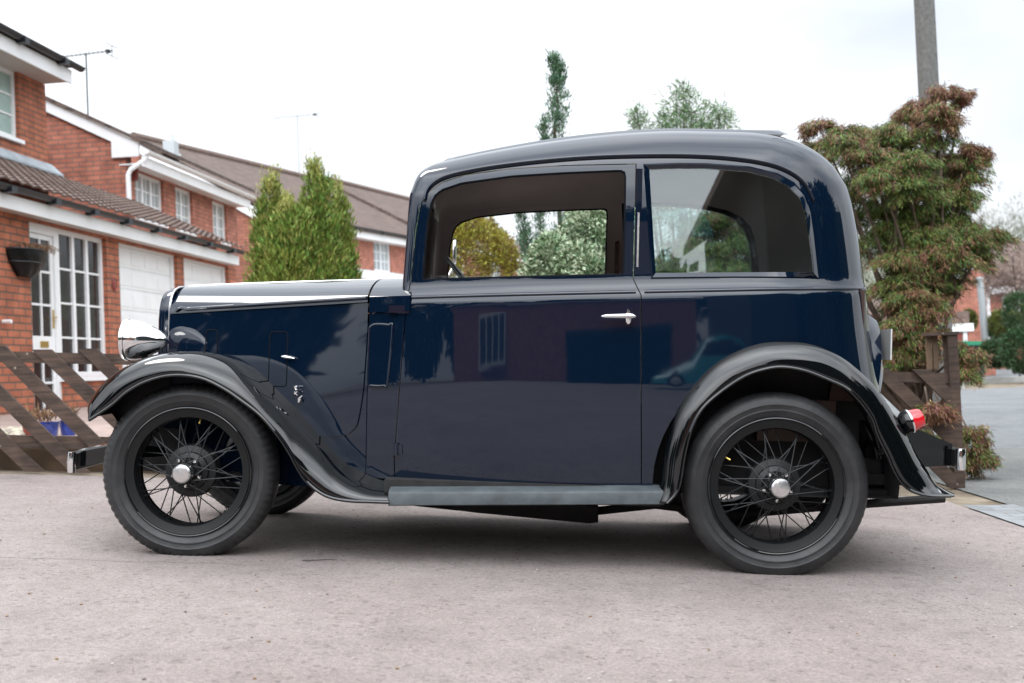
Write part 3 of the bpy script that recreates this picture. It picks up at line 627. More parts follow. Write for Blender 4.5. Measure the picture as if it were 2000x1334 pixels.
# wheels
def make_wheel(Rt, tread):
    sc = Rt/.312
    prof = [(.205, .046), (.222, .044), (.232, .050), (.248, .0562), (.2505, .0585), (.254, .0588), (.256, .0574), (.270, .0588), (.2725, .0602), (.2755, .0592), (.286, .0560), (.299, .0485), (.3085, .037), (.312, .022), (.3122, 0.)]
    full = [(r*sc, -t) for r, t in prof]+[(r*sc, t) for r, t in prof[-2::-1]]
    sh_ = {11, 12, len(full)-13, len(full)-12}
    def fn(i, j, r): return r-(tread if (j in sh_ and i % 3 == 0) else 0)
    b = MB(); b.lathe(full, (0, 0, 0), 'y', 216, fn=fn); ty = b
    rp = [(.200, .046), (.221, .051), (.2265, .053), (.2285, .049), (.226, .044), (.210, .040), (.203, .030), (.196, .012), (.195, 0)]
    rf = [(r*sc, -t) for r, t in rp]+[(r*sc, t) for r, t in rp[-2::-1]]
    rim = MB(); rim.lathe(rf, (0, 0, 0), 'y', 96)
    rim.lathe([(r-.006, t) for r, t in rf], (0, 0, 0), 'y', 96)
    for y_ in (-.0525, .0525): rim.tube([(.2262*sc*math.cos(a), y_, .2262*sc*math.sin(a)) for a in np.linspace(0, 2*math.pi, 97)], .0034, 8, 1, cap=False)
    spk = MB()
    for k in range(20):
        a = R(18*k+4); d = R(46)*(1 if k % 2 else -1)
        spk.tube([(.036*math.cos(a), -.075, .036*math.sin(a)), (.197*sc*math.cos(a+d), -.014, .197*sc*math.sin(a+d))], .0022, 6)
        a = R(18*k+12); d = R(24)*(1 if k % 2 else -1)
        spk.tube([(.082*math.cos(a), -.012, .082*math.sin(a)), (.197*sc*math.cos(a+d), .008, .197*sc*math.sin(a+d))], .0022, 6)
        for aa in (18*k+4+(46 if k % 2 else -46), 18*k+12+(24 if k % 2 else -24)):
            aa = R(aa); spk.tube([(.197*sc*math.cos(aa), -.010, .197*sc*math.sin(aa)), (.186*sc*math.cos(aa), -.013, .186*sc*math.sin(aa))], .0038, 6)
    dr = MB(); dr.lathe([(.0, -.060), (.045, -.058), (.050, -.040), (.060, -.034), (.066, -.030), (.069, -.022), (.090, -.016), (.094, -.008), (.096, .03), (.09, .05), (.0, .05)], (0, 0, 0), 'y', 48)
    dr.lathe([(.0, -.095), (.030, -.094), (.034, -.09), (.036, -.058)], (0, 0, 0), 'y', 24)
    for k in range(5):
        a = R(72*k+54); dr.lathe([(0, -.068), (.006, -.068), (.006, -.05)], (.049*math.cos(a), 0, .049*math.sin(a)), 'y', 8, 1)
    cp = MB(); cp.lathe([(.0, -.130), (.018, -.1292), (.028, -.127), (.0325, -.122), (.034, -.112), (.0335, -.09)], (0, 0, 0), 'y', 32)
    vl = MB(); a = R(80 if tread > .003 else 152); vl.tube([(.192*sc*math.cos(a), -.02, .192*sc*math.sin(a)), (.172*sc*math.cos(a), -.026, .172*sc*math.sin(a))], .004, 8)
    return ty, rim, spk, dr, cp, vl
for xw, yw, zw, Rt, tread in ((0, .508, .297, .311, .0065), (2.057, .545, .308, .322, .0022)):
    parts = make_wheel(Rt, tread)
    for s in (-1, 1):
        for b, nm, mt in zip(parts, ('tyre', 'wheel', 'spokes', 'brake_drum', 'hub_cap', 'valve'), ('rubber', ['rim', 'black'], 'satin', ['satin', 'dullchrome'], 'dullchrome', 'brass')):
            q = MB(); q.f = b.f; q.m = b.m
            for x, y, z in b.v:
                zc = z+zw
                if nm == 'tyre' and zc < .012:      # flattened, bulging contact patch
                    y *= 1+.10*min(1, (.012-zc)/.02); zc = max(zc, .0005)
                q.v.append((x+xw, (yw-(-y))*-1 if s < 0 else yw-y, zc) if s > 0 else (x+xw, -yw+y, zc))
            o = q.build(nm, mt, car, ang=30)
            if nm == 'tyre': tyre = o
            if nm == 'wheel': hubo = o
            if nm not in ('tyre', 'wheel'): o.parent = hubo
        tyre.parent = hubo
# bumpers, lamps, plate, spare wheel
b = MB(); rows = [[(-.477+.10*(abs(y)/.56)**3*0-.012*(1-(y/.50)**2)+dx, y, .303+dz) for dx, dz in ((-.012, -.036), (-.016, 0), (-.012, .036), (.004, .036), (.012, .030), (.014, 0), (.012, -.030), (.004, -.036))] for y in np.linspace(-.40, .40, 30)]
b.grid(rows, closed=True); b.m = [1 if (i % 8) in (3, 4, 5, 6) else 0 for i in range(len(b.f))]; b.f += [tuple(range(8)), tuple(29*8+i for i in range(7, -1, -1))]; b.m += [0, 0]
for s in (-1, 1): b.lathe([(0, -.039), (.013, -.038), (.0145, -.030), (.0145, .030), (.013, .038), (0, .039)], (-.477, s*.405, .303), 'z', 16)
bf = b.build('front_bumper', ['chrome', 'satin'], car)
for s in (-1, 1):
    b = MB(); b.prism([(-.465, .338), (-.30, .375), (-.15, .36), (-.15, .33), (-.30, .315), (-.465, .283)], lambda p: (p[0], s*.345, p[1]), lambda p: (p[0], s*.357, p[1])); b.build('bumper_iron', 'black', bf, smooth=False)
b = MB(); rows = [[(2.742+.012*(1-(y/.5)**2)+dx, y, .403+dz) for dx, dz in ((-.014, -.030), (-.016, 0), (-.014, .030), (-.004, .038), (.010, .036), (.016, 0), (.010, -.036), (-.004, -.038))] for y in np.linspace(-.43, .43, 30)]
b.grid(rows, closed=True); b.m = [1 if (i % 8) in (0, 1, 2, 7) else 0 for i in range(len(b.f))]; b.f += [tuple(range(8)), tuple(29*8+i for i in range(7, -1, -1))]; b.m += [0, 0]
for s in (-1, 1): b.lathe([(0, -.039), (.016, -.038), (.018, -.030), (.018, .030), (.016, .038), (0, .039)], (2.742, s*.435, .403), 'z', 16)
br = b.build('rear_bumper', ['chrome', 'satin'], car)
for s in (-1, 1):
    b = MB(); b.prism([(2.40, .53), (2.58, .515), (2.735, .452), (2.735, .375), (2.62, .365), (2.40, .40)], lambda p: (p[0], s*.36, p[1]), lambda p: (p[0], s*.372, p[1]))
    b.lathe([(0, -.014), (.012, -.010), (.012, .0)], (2.76, s*.36, .405), 'y', 12)
    b.build('bumper_iron', 'black', br, smooth=False)
for s in (-1, 1):
    ax = Vector((math.cos(R(22)), 0, math.sin(R(22))))
    def place(b, o):
        v = []
        for x, y, z in b.v: q = Matrix.Rotation(-R(20), 3, 'Y') @ Vector((x, y, z)); v.append((q.x+o[0], q.y+o[1], q.z+o[2]))
        b.v = v; return b
    b = place(MB().lathe([(.0, -.026), (.026, -.024), (.039, -.010), (.043, .004), (.043, .012), (.039, .014)], (0, 0, 0), 'x', 28), (2.517, s*.53, .535)); tl = b.build('tail_lamp', 'black', car)
    b = place(MB().lathe([(.039, .008), (.0440, .008), (.0440, .013), (.039, .015)], (0, 0, 0), 'x', 28), (2.517, s*.53, .535)); b.build('bezel', 'chrome', tl)
    b = place(MB().lathe([(.0395, .010), (.039, .018), (.035, .047), (.030, .055), (.0, .057)], (0, 0, 0), 'x', 28), (2.517, s*.53, .535)); b.build('lens', 'red', tl)
    b = MB(); b.tube([(2.50, s*.53, .50), (2.48, s*.52, .46), (2.44, s*.48, .42)], .012, 8); b.lathe([(0, -.02), (.017, -.012), (.02, 0), (.017, .012), (0, .02)], (2.502, s*.565, .462), 'y', 14, 1); b.build('lamp_stalk', ['satin', 'chrome'], tl)
b = MB(); b.lathe([(.315, -.10), (.325, -.04), (.322, 0), (.305, .035), (.26, .06), (.15, .075), (.0, .08)], (0, 0, 0), 'x', 48)
b.v = [tuple(Matrix.Rotation(R(10), 3, 'Y') @ Vector(p)+Vector((2.445, 0, .63))) for p in b.v]; sp_ = b.build('spare_wheel_cover', 'navy', car)
b = MB(); b.lathe([(.316, -.06), (.331, -.055), (.331, -.03), (.316, -.026)], (0, 0, 0), 'x', 48); b.v = [tuple(Matrix.Rotation(R(10), 3, 'Y') @ Vector(p)+Vector((2.445, 0, .63))) for p in b.v]; b.build('cover_trim', 'chrome', sp_)
b = MB(); b.box(2.540, 2.545, -.26, .26, .752, .868); b.build('number_plate', 'plate', car, smooth=False)
# chassis, running gear, exhaust
b = MB(); b.box(-.30, 2.55, -.24, -.19, .26, .33); b.box(-.30, 2.55, .19, .24, .26, .33); b.box(.62, 2.50, -.44, .44, .27, .285); b.box(-.15, .62, -.20, .20, .30, .50); b.box(2.35, 2.58, -.40, .40, .30, .34)
ch = b.build('chassis', 'under', car, smooth=False)
b = MB(); b.tube([(-.02, -.47, .297), (-.02, -.25, .25), (-.02, .25, .25), (-.02, .47, .297)], .02, 8); b.build('front_axle', 'under', ch)
b = MB(); b.tube([(2.057, -.50, .308), (2.057, .50, .308)], .035, 12); b.lathe([(0, -.12), (.09, -.05), (.10, 0), (.09, .05), (0, .12)], (2.057, .02, .30), 'y', 20); b.build('rear_axle', 'under', ch)
b = MB(); b.tube([(.10, -.40, .27), (.10, .40, .27)], .009, 6); b.build('track_rod', 'under', ch); b = MB(); b.tube([(-.02, -.42, .27), (.55, -.10, .26)], .012, 6); b.build('drag_link', 'under', ch)
b = MB()
for s in (-1, 1):
    for k in range(4): b.tube(spline([(2.40-.03*k, s*.34, .33-.006*k), (2.25, s*.36, .25-.012*k), (2.057, s*.38, .235-.012*k)], 10), .008, 6)
    b.tube([(.55, s*.30, .2), (1.70, s*.30, .19)], .005, 6)
    b.lathe([(0, -.03), (.05, -.03), (.05, .03), (0, .03)], (.16, s*.25, .33), 'y', 20)
b.build('leaf_springs', 'under', ch)
b = MB(); b.prism([(.90, .150), (1.475, .150), (1.475, .088), (1.44, .083), (1.0, .112), (.90, .122)], lambda p: (p[0], -.08, p[1]), lambda p: (p[0], .08, p[1])); b.tube([(.35, -.06, .20), (.60, -.06, .16), (.92, 0, .125)], .018, 10); b.tube([(1.46, 0, .12), (1.70, -.05, .16), (2.0, -.12, .14), (2.3, -.12, .175), (2.60, -.12, .205), (2.80, -.12, .225)], .017, 10)
b.tube([(2.55, -.12, .21), (2.55, -.12, .28)], .012, 8); b.build('exhaust', 'under', ch)
# interior
b = MB()
for s in (-1, 1):
    b.grid([[(1.12+.42*t, s*.05+s*.42*u, .50+.05*math.sin(math.pi*t)*math.sin(math.pi*u)) for t in np.linspace(0, 1, 8)] for u in np.linspace(0, 1, 8)])
    b.box(1.12, 1.54, *sorted((s*.05, s*.47)), .36, .50)
seat = b.build('front_seats', 'leather', car)
b = MB()
for s in (-1, 1):
    pl = [(1.50, .50), (1.44, .98), (1.47, 1.0), (1.50, .99), (1.60, .50)]
    b.prism(pl, lambda p: (p[0], s*.06, p[1]), lambda p: (p[0], s*.46, p[1]))
b.build('seat_back', 'leather', seat, smooth=False)
b = MB(); b.box(2.02, 2.30, -.42, .42, .45, .60); b.prism([(2.28, .6), (2.34, 1.02), (2.40, 1.0), (2.40, .6)], lambda p: (p[0], -.40, p[1]), lambda p: (p[0], .40, p[1])); b.build('rear_seat', 'leather', car, smooth=False)
b = MB(); b.prism([(.735, .95), (.83, .985), (.83, .82), (.735, .8)], lambda p: (p[0], -.47, p[1]), lambda p: (p[0], .47, p[1])); b.build('dashboard', 'leather', car, smooth=False)
b = MB(); c = Vector((.955, .26, .985)); a1, a2 = Vector((math.cos(R(52)), 0, -math.sin(R(52)))), Vector((0, 1, 0))
a1 = Vector((-math.cos(R(50)), 0, math.sin(R(50)))); b.tube([c+a1*.195*math.cos(t)+a2*.195*math.sin(t) for t in np.linspace(0, 2*math.pi, 40)], .0095, 8, cap=False)
for k in range(4): t = R(45+90*k); b.tube([c, c+a1*.19*math.cos(t)+a2*.19*math.sin(t)], .005, 6)
b.tube([c, c+Vector((-.22, 0, -.22))], .016, 8); b.build('steering_wheel', 'satin', car)
b = MB(); b.box(.80, .806, -.07, .07, 1.27, 1.31); b.tube([(.80, 0, 1.31), (.79, 0, 1.37)], .005, 6); b.build('rear_view_mirror', 'dullchrome', car, smooth=False)
b = MB(); b.lathe([(0, -.006), (.045, -.006), (.048, 0), (.045, .006), (0, .006)], (.83, .64, 1.20), 'x', 24); b.tube([(.835, .64, 1.16), (.80, .58, 1.08)], .005, 6); b.v = [(x, y, 1.20+(z-1.20)*1.15) for x, y, z in b.v]; b.build('door_mirror', 'dullchrome', car)
#%%PART2
# ------------------------------------------------------------------ helpers for the place
def at(px, py, D):   # a point seen at (px, py) of the 2000-wide photograph, D metres ahead
    a, b2 = (px-1000)/2200, -(py-667)/2200
    return CAMP+(rt*a+fw+up*b2)*D
def leafmesh(name, Cn, Dr, L, Wd, mats, mi=None, parent=None, nrm=None):
    Cn, Dr = np.asarray(Cn, float), np.asarray(Dr, float); n = len(Cn)
    Dr = Dr/np.linalg.norm(Dr, axis=1)[:, None]
    rv = rng.normal(size=(n, 3)) if nrm is None else np.asarray(nrm)+rng.normal(size=(n, 3))*.25
    sd = np.cross(Dr, rv); sd /= np.linalg.norm(sd, axis=1)[:, None]+1e-9
    L = np.broadcast_to(L, n)[:, None]; Wd = np.broadcast_to(Wd, n)[:, None]
    bend = np.cross(sd, Dr)*L*.12
    V = np.stack([Cn, Cn+Dr*L*.45+sd*Wd/2+bend, Cn+Dr*L, Cn+Dr*L*.45-sd*Wd/2+bend], 1).reshape(-1, 3)
    me = bpy.data.meshes.new(name); me.vertices.add(4*n); me.vertices.foreach_set('co', V.ravel())
    me.loops.add(4*n); me.loops.foreach_set('vertex_index', np.arange(4*n)); me.polygons.add(n)
    me.polygons.foreach_set('loop_start', np.arange(n)*4)
    for m in (mats if isinstance(mats, (list, tuple)) else [mats]): me.materials.append(M[m])
    if mi is not None: me.polygons.foreach_set('material_index', np.asarray(mi, np.int32))
    me.update(calc_edges=True); me.validate()
    return link(name, me, parent)
def unit(n): v = rng.normal(size=(n, 3)); return v/np.linalg.norm(v, axis=1)[:, None]
def trunk(pts, r, parent, name='trunk', m='bark'):
    return MB().tube(pts, r, 9).build(name, m, parent)

def thing(name, label, cat, loc, rz=0, group=None): return tag(empty(name, loc, rz), label, cat, group)
# windows and walls in a house's own frame: x = out of the facade, y = along it, z = up
def wall(root, name, v, u0, u1, z0, z1, holes, m, th=.22):
    us = sorted({u0, u1}|{h[i] for h in holes for i in (0, 1)}); zs_ = sorted({z0, z1}|{h[i] for h in holes for i in (2, 3)}); b = MB()
    for a, c in zip(us, us[1:]):
        for d, e in zip(zs_, zs_[1:]):
            if any(h[0] <= a+1e-6 and c <= h[1]+1e-6 and h[2] <= d+1e-6 and e <= h[3]+1e-6 for h in holes): continue
            b.box(v-th, v, a, c, d, e)
    return b.build(name, m, root, smooth=False, uv=True)
def window(root, v, u0, u1, z0, z1, lights, rows, sill=True, glass='winglass', bars=0, name='window'):
    b = MB(); f = .055; r = .07
    for q in ((u0, u1, z0, z0+f), (u0, u1, z1-f, z1), (u0, u0+f, z0+f, z1-f), (u1-f, u1, z0+f, z1-f)): b.box(v-r-.05, v-r+.02, *q)
    cols = [u0+f+(u1-u0-2*f)*k/lights for k in range(lights+1)]
    for c in cols[1:-1]: b.box(v-r-.045, v-r+.017, c-.028, c+.028, z0+f, z1-f)
    for a, c in zip(cols, cols[1:]):
        for k in range(1, rows):
            z = z0+f+(z1-z0-2*f)*k/rows; b.box(v-r-.02, v-r+.005, a, c, z-.011, z+.011)
        for k in range(1, bars+1):
            y = a+(c-a)*k/(bars+1); b.box(v-r-.018, v-r+.004, y-.010, y+.010, z0+f, z1-f)
    if sill: b.box(v-r, v+.05, u0-.04, u1+.04, z0-.05, z0-.002)
    w_ = b.build(name, 'upvc', root, smooth=False)
    MB().box(v-r-.03, v-r-.012, u0+f-.01, u1-f+.01, z0+f-.01, z1-f+.01).build('pane', glass, w_, smooth=False)
    return w_
def gutter(root, v, u0, u1, z, m, r=.055, brackets=0, name='gutter'):
    b = MB(); rows = []
    for y in (u0, u1): rows.append([(v-r*math.cos(a)*1., y, z-r*math.sin(a)) for a in np.linspace(0, math.pi, 9)]+[(v+r*.88*math.cos(a), y, z-r*.88*math.sin(a)) for a in np.linspace(0, math.pi, 9)])
    b.grid(rows, closed=True); n = 18; b.f += [tuple(range(9)), tuple(n+i for i in range(8, -1, -1))]; b.m += [0, 0]
    for k in range(brackets):
        y = u0+(u1-u0)*(k+.5)/brackets; b.box(v-r*1.2, v+r*1.1, y-.05, y+.05, z-r*1.35, z-r*.2)
    return b.build(name, m, root, ang=40)
def tiled(root, v0, z0, v1, z1, u0, u1, name='roof', per=.20, course=.16):
    b = MB(); nu = int((u1-u0)/per*7); L = math.hypot(v1-v0, z1-z0); nc = int(L/course); dv, dz = (v1-v0)/L, (z1-z0)/L; nx, nz_ = -dz, dv
    if nz_ < 0: nx, nz_ = -nx, -nz_
    us = np.linspace(u0, u1, nu)
    for c in range(nc):
        rows = []
        for s0, h in ((c*course-.012, .024), ((c+1)*course, .004)):
            rows.append([(v0+dv*s0+nx*(h+.024*abs(math.sin(math.pi*u/per))**.7), u, z0+dz*s0+nz_*(h+.024*abs(math.sin(math.pi*u/per))**.7)) for u in us])
        low = [(p[0]-nx*.02, p[1], p[2]-nz_*.02) for p in rows[0]]
        b.grid([low]+rows)
    return b.build(name, 'tile', root, smooth=False)

# ------------------------------------------------------------------ brick houses on the left
RZ = -.11219
HO = (-4.88099, 12.30362, 0)
A = thing('brick_house', 'orange brick house with a glazed white front door and lean-to tiled roof at far left', 'house', HO, RZ)
wall(A, 'wall', 0, -6, 3.21, .1, 2.53, [(-.66, -.03, .1, 2.50), (-.03, 1.03, .87, 2.50), (1.36, 3.10, .1, 2.50)], 'brickA')
MB().box(-.30, .10, -.70, .05, .1, .40).build('door_step', 'kerb', A, smooth=False)
wall(A, 'upper_wall', -1.6, -6, 2.69, 3.3, 4.86, [(.62, 2.01, 3.97, 4.86)], 'brickA')
MB().box(-8, -1.6-.001, 2.45, 2.688, 3.0, 4.86).build('end_wall', 'brickA', A, smooth=False, uv=True)
window(A, -1.6, .62, 2.01, 3.97, 4.86, 2, 3, glass='curtain', bars=1)
# front door and its sidelight
b = MB(); v = -.07
for q in ((-.66, -.60, .41, 2.50), (-.09, -.03, .41, 2.50), (-.60, -.09, 2.40, 2.50)): b.box(v-.05, v+.03, *q)
dr_ = b.build('front_door', 'upvc', A, smooth=False)
b = MB()
for q in ((-.597, -.545, .43, 2.397), (-.145, -.093, .43, 2.397), (-.545, -.145, 1.13, 1.31), (-.545, -.145, .43, .50), (-.545, -.145, 2.345, 2.397), (-.355, -.333, 1.31, 2.345), (-.355, -.333, .5, 1.13)): b.box(v-.035, v+.006, *q)
for z in (1.645, 2.0): b.box(v-.03, v+.003, -.545, -.145, z-.012, z+.012)
b.box(v-.03, v+.003, -.545, -.145, .80, .824)
lf = b.build('door_leaf', 'upvc', dr_, smooth=False)
MB().box(v-.028, v-.012, -.548, -.142, .48, 2.36).build('door_glass', 'winglass', dr_, smooth=False)
MB().box(v+.006, v+.014, -.40, -.24, 1.19, 1.255).build('letterbox', 'brass', dr_, smooth=False)
b = MB(); b.box(v+.006, v+.013, -.132, -.106, 1.40, 1.60); b.tube([(v+.013, -.12, 1.52), (v+.05, -.12, 1.52), (v+.055, -.20, 1.515)], .008, 8); b.build('door_handle', 'brass', dr_)
sw = window(A, 0, -.03, 1.03, .87, 2.50, 3, 4, name='sidelight')
def garage(root, u0, u1, name='garage_door'):
    b = MB(); z0, z1 = .36, 2.47; v = -.10
    for q in ((u0, u0+.06, z0, z1), (u1-.06, u1, z0, z1), (u0, u1, z1-.001, 2.498)): b.box(v-.05, v+.05, *q)
    b.box(v-.03, v, u0+.06, u1-.06, z0, z1-.002)
    n = 8; hh = (z1-z0)/n
    for k in range(n):
        b.box(v, v+.010, u0+.065, u1-.065, z0+hh*k+.012, z0+hh*(k+1)-.006)
        for j in range(4):
            a = u0+.10+(u1-u0-.2)*j/4; b.box(v+.010, v+.016, a+.03, a+(u1-u0-.2)/4-.03, z0+hh*k+.05, z0+hh*(k+1)-.045)
    return b.build(name, 'white', root, smooth=False)
garage(A, 1.36, 3.10)
def eave(root, u0, u1):
    b = MB(); b.box(.14, .165, u0, u1, 2.525, 2.665); b.build('fascia', 'white', root, smooth=False)
    MB().box(-.02, .139, u0, u1, 2.531, 2.545).build('soffit', 'soffit', root, smooth=False)
    gutter(root, .225, u0, u1, 2.735, 'gutterb', .052, int((u1-u0)/.78))
    tiled(root, .23, 2.765, -1.59, 3.64, u0, u1, 'lean_to_roof')
eave(A, -6, 3.21)
MB().prism([(-1.58, 3.60), (-1.40, 3.60), (-1.40, 3.625), (-1.57, 3.78), (-1.58, 3.78)], lambda p: (p[0], -6, p[1]), lambda p: (p[0], 2.74, p[1])).build('flashing', 'lead', A, smooth=False)
MB().box(-1.225, -1.20, -6, 2.66, 4.835, 5.02).build('fascia', 'white', A, smooth=False)
MB().box(-1.7, -1.226, -6, 2.66, 4.862, 4.88).build('soffit', 'soffit', A, smooth=False)
gutter(A, -1.135, -6, 2.80, 5.085, 'gutterb', .06, 9)
b = MB(); b.prism([(-1.16, 5.09), (-4.6, 7.0), (-8, 5.09)], lambda p: (p[0], -6, p[1]), lambda p: (p[0], 2.78, p[1])); b.build('roof', 'roofC', A, smooth=False, uv=True)

B = thing('brick_house', 'red brick house behind the lean-to with a white bargeboard and three upstairs windows', 'house', HO, RZ)
wall(B, 'wall', 0, 3.212, 5.37, .1, 2.53, [(3.32, 5.02, .1, 2.50)], 'brickA')
MB().box(-1.6, -.221, 5.14, 5.36, .1, 3.0).build('garage_wall', 'brickA', B, smooth=False, uv=True)
garage(B, 3.32, 5.02); eave(B, 3.212, 5.06)
wall(B, 'upper_wall', -1.6, 5.05, 9.9, .1, 4.20, [(5.35, 6.43, 3.41, 4.16), (6.92, 7.66, 3.41, 4.16), (8.62, 9.34, 3.41, 4.16)], 'brickB')
b = MB(); b.prism([(-1.82, .2), (-1.82, 4.58), (-5.0, 6.23), (-9, 4.0), (-9, .2)], lambda p: (p[0], 5.052, p[1]), lambda p: (p[0], 5.25, p[1])); b.build('gable_wall', 'brickB', B, smooth=False, uv=True)
MB().box(-1.819, -1.601, 5.052, 5.25, .2, 4.33).build('gable_corner', 'brickB', B, smooth=False, uv=True)
for u0, u1, l in ((5.35, 6.43, 3), (6.92, 7.66, 2), (8.62, 9.34, 2)): window(B, -1.6, u0, u1, 3.41, 4.16, l, 3, glass='pale', bars=1)
b = MB(); b.prism([(-1.36, 4.30), (-1.36, 4.52), (-5.0, 6.385), (-5.0, 6.20), (-1.80, 4.555), (-1.80, 4.30)], lambda p: (p[0], 4.99, p[1]), lambda p: (p[0], 5.03, p[1])); b.build('bargeboard', 'white', B, smooth=False)
MB().box(-1.32, -1.295, 5.0, 9.86, 4.14, 4.30).build('fascia', 'white', B, smooth=False)
MB().box(-1.70, -1.321, 5.03, 9.86, 4.18, 4.20).build('soffit', 'white', B, smooth=False)
gutter(B, -1.235, 4.97, 9.9, 4.375, 'upvc', .06, 0)
b = MB(); b.prism([(-1.20, 4.445), (-5.0, 6.375), (-5.0, 6.435), (-1.20, 4.505)], lambda p: (p[0], 4.95, p[1]), lambda p: (p[0], 9.9, p[1])); b.prism([(-5, 6.375), (-9, 4.3), (-9, 4.36), (-5, 6.435)], lambda p: (p[0], 4.95, p[1]), lambda p: (p[0], 9.9, p[1])); b.build('roof', 'roofC', B, smooth=False, uv=True)
MB().tube([(-1.54, 4.99, 3.52), (-1.54, 4.99, 4.02), (-1.50, 5.0, 4.10), (-1.28, 5.03, 4.24), (-1.24, 5.05, 4.33)], .038, 10).build('downpipe', 'upvc', B)
H2 = Matrix.Rotation(RZ, 4, 'Z'); H2.translation = Vector(HO)
def hp(v, u, z): return H2 @ Vector((v, u, z))
b = MB(); b.box(-1.595, -1.54, 5.24, 5.34, 3.98, 4.20); b.box(-1.54, -1.525, 5.255, 5.325, 4.0, 4.18)
o = b.build('alarm_box', 'terracotta', smooth=False, loc=HO); o.rotation_euler.z = RZ; tag(o, 'small dark red alarm box under the white eaves beside the downpipe', 'alarm box')
def aerial(base, h, L, yaw, label, s=1., mt='mast'):
    t = thing('tv_aerial', label, 'aerial', base, yaw)
    MB().tube([(0, 0, -.3), (0, 0, h)], .017*s, 8).build('mast', mt, t)
    b = MB(); b.tube([(-L*.52, 0, h-.02), (L*.48, 0, h-.02)], .011*s, 6)
    for k in range(13):
        x = -L*.52+L*.92*k/12; b.tube([(x, -.09-.003*k, h-.02), (x, .09+.003*k, h-.02)], .005*s, 5)
    b.tube([(L*.46, -.18, h+.07), (L*.46, .18, h+.07)], .008*s, 5); b.tube([(L*.46, -.18, h-.12), (L*.46, .18, h-.12)], .008*s, 5); b.tube([(L*.46, 0, h+.07), (L*.46, 0, h-.12)], .008*s, 5); b.box(L*.36, L*.42, -.03, .03, h-.05, h+.01, 1)
    b.build('antenna', [mt, 'gutterb'], t)
aerial(hp(-3.2, 7.05, 5.60), 1.02, 1.12, R(-14), 'grey yagi aerial on a mast above the near white-barged roof')
# pale flue box on the roof behind
t = thing('roof_flue', 'pale grey flue cowl standing on the white eave of the brick house', 'flue', hp(-1.75, 7.15, 4.78), RZ)
MB().box(-.10, .10, -.10, .10, -.16, .20).build('box', 'stack', t, smooth=False)
MB().tube([(.02, .06, .18), (.02, .06, .33)], .03, 10).build('pipe', 'stack', t)
MB().box(-.02, .04, .10, .34, .0, .035).build('arm', 'upvc', t, smooth=False)
# terrace beyond
CO, CZ = (-8.918, 27.8585, 0), -R(24)
def terrace(label, u0, u1, dz, wins):
    t = thing('brick_house', label, 'house', CO, CZ)
    wall(t, 'wall', 3.7, u0+.05, u1-.05, 0, 4.5+dz, [(a, c, 3.58, 4.42) for a, c in wins], 'brickB')
    b = MB(); b.prism([(-3.7, 0), (-3.7, 4.5+dz), (0, 6.7+dz), (3.478, 4.6+dz), (3.478, 0)], lambda p: (p[0], u0+.05, p[1]), lambda p: (p[0], u0+.27, p[1])); b.build('gable_wall', 'brickB', t, smooth=False, uv=True)
    for a, c in wins: window(t, 3.7, a, c, 3.58, 4.42, 2, 3, bars=1, glass='pale')
    b = MB(); b.prism([(4.1, 4.62+dz), (0, 6.84+dz), (0, 6.74+dz), (4.1, 4.52+dz)], lambda p: (p[0], u0-.1, p[1]), lambda p: (p[0], u1, p[1])); b.prism([(0, 6.84+dz), (-4.1, 4.62+dz), (-4.1, 4.52+dz), (0, 6.74+dz)], lambda p: (p[0], u0-.1, p[1]), lambda p: (p[0], u1, p[1]))
    rf = b.build('roof', 'roofC', t, smooth=False, uv=True)
    MB().tube([(0, u0-.1, 6.86+dz), (0, u1, 6.86+dz)], .10, 8).build('ridge_tiles', 'tile', rf)
    b = MB(); b.prism([(4.0, 4.38+dz), (4.0, 4.50+dz), (0, 6.72+dz), (0, 6.50+dz), (3.7, 4.38+dz)], lambda p: (p[0], u0-.07, p[1]), lambda p: (p[0], u0-.03, p[1])); b.build('bargeboard', 'white', t, smooth=False)
    MB().box(4.0, 4.03, u0, u1, 4.35+dz, 4.53+dz).build('fascia', 'white', t, smooth=False)
    MB().box(3.70, 3.999, u0, u1, 4.36+dz, 4.38+dz).build('soffit', 'soffit', t, smooth=False)
    gutter(t, 4.09, u0, u1, 4.60+dz, 'gutterb', .06, 6)
    b = MB(); b.box(3.70, 4.7, u0+1, u1-.4, 3.18, 3.40); b.build('porch_roof', 'white', t, smooth=False)
    return t
terrace('red brick house with brown tiled roof rising behind the golden conifers', -.3, 7.9, 0, [(2.2, 3.1), (4.62, 5.55)])
terrace('farther brick house of the row, its brown roof meeting the saloon windscreen pillar', 7.92, 17, .10, [(9.2, 10.2), (12, 13)])
H3 = Matrix.Rotation(CZ, 4, 'Z'); H3.translation = Vector(CO)
aerial(H3 @ Vector((0, 6.65, 6.85)), 1.85, 1.45, R(-12), 'faint distant aerial above the brown roof behind the golden conifers', 1.0, 'galv')

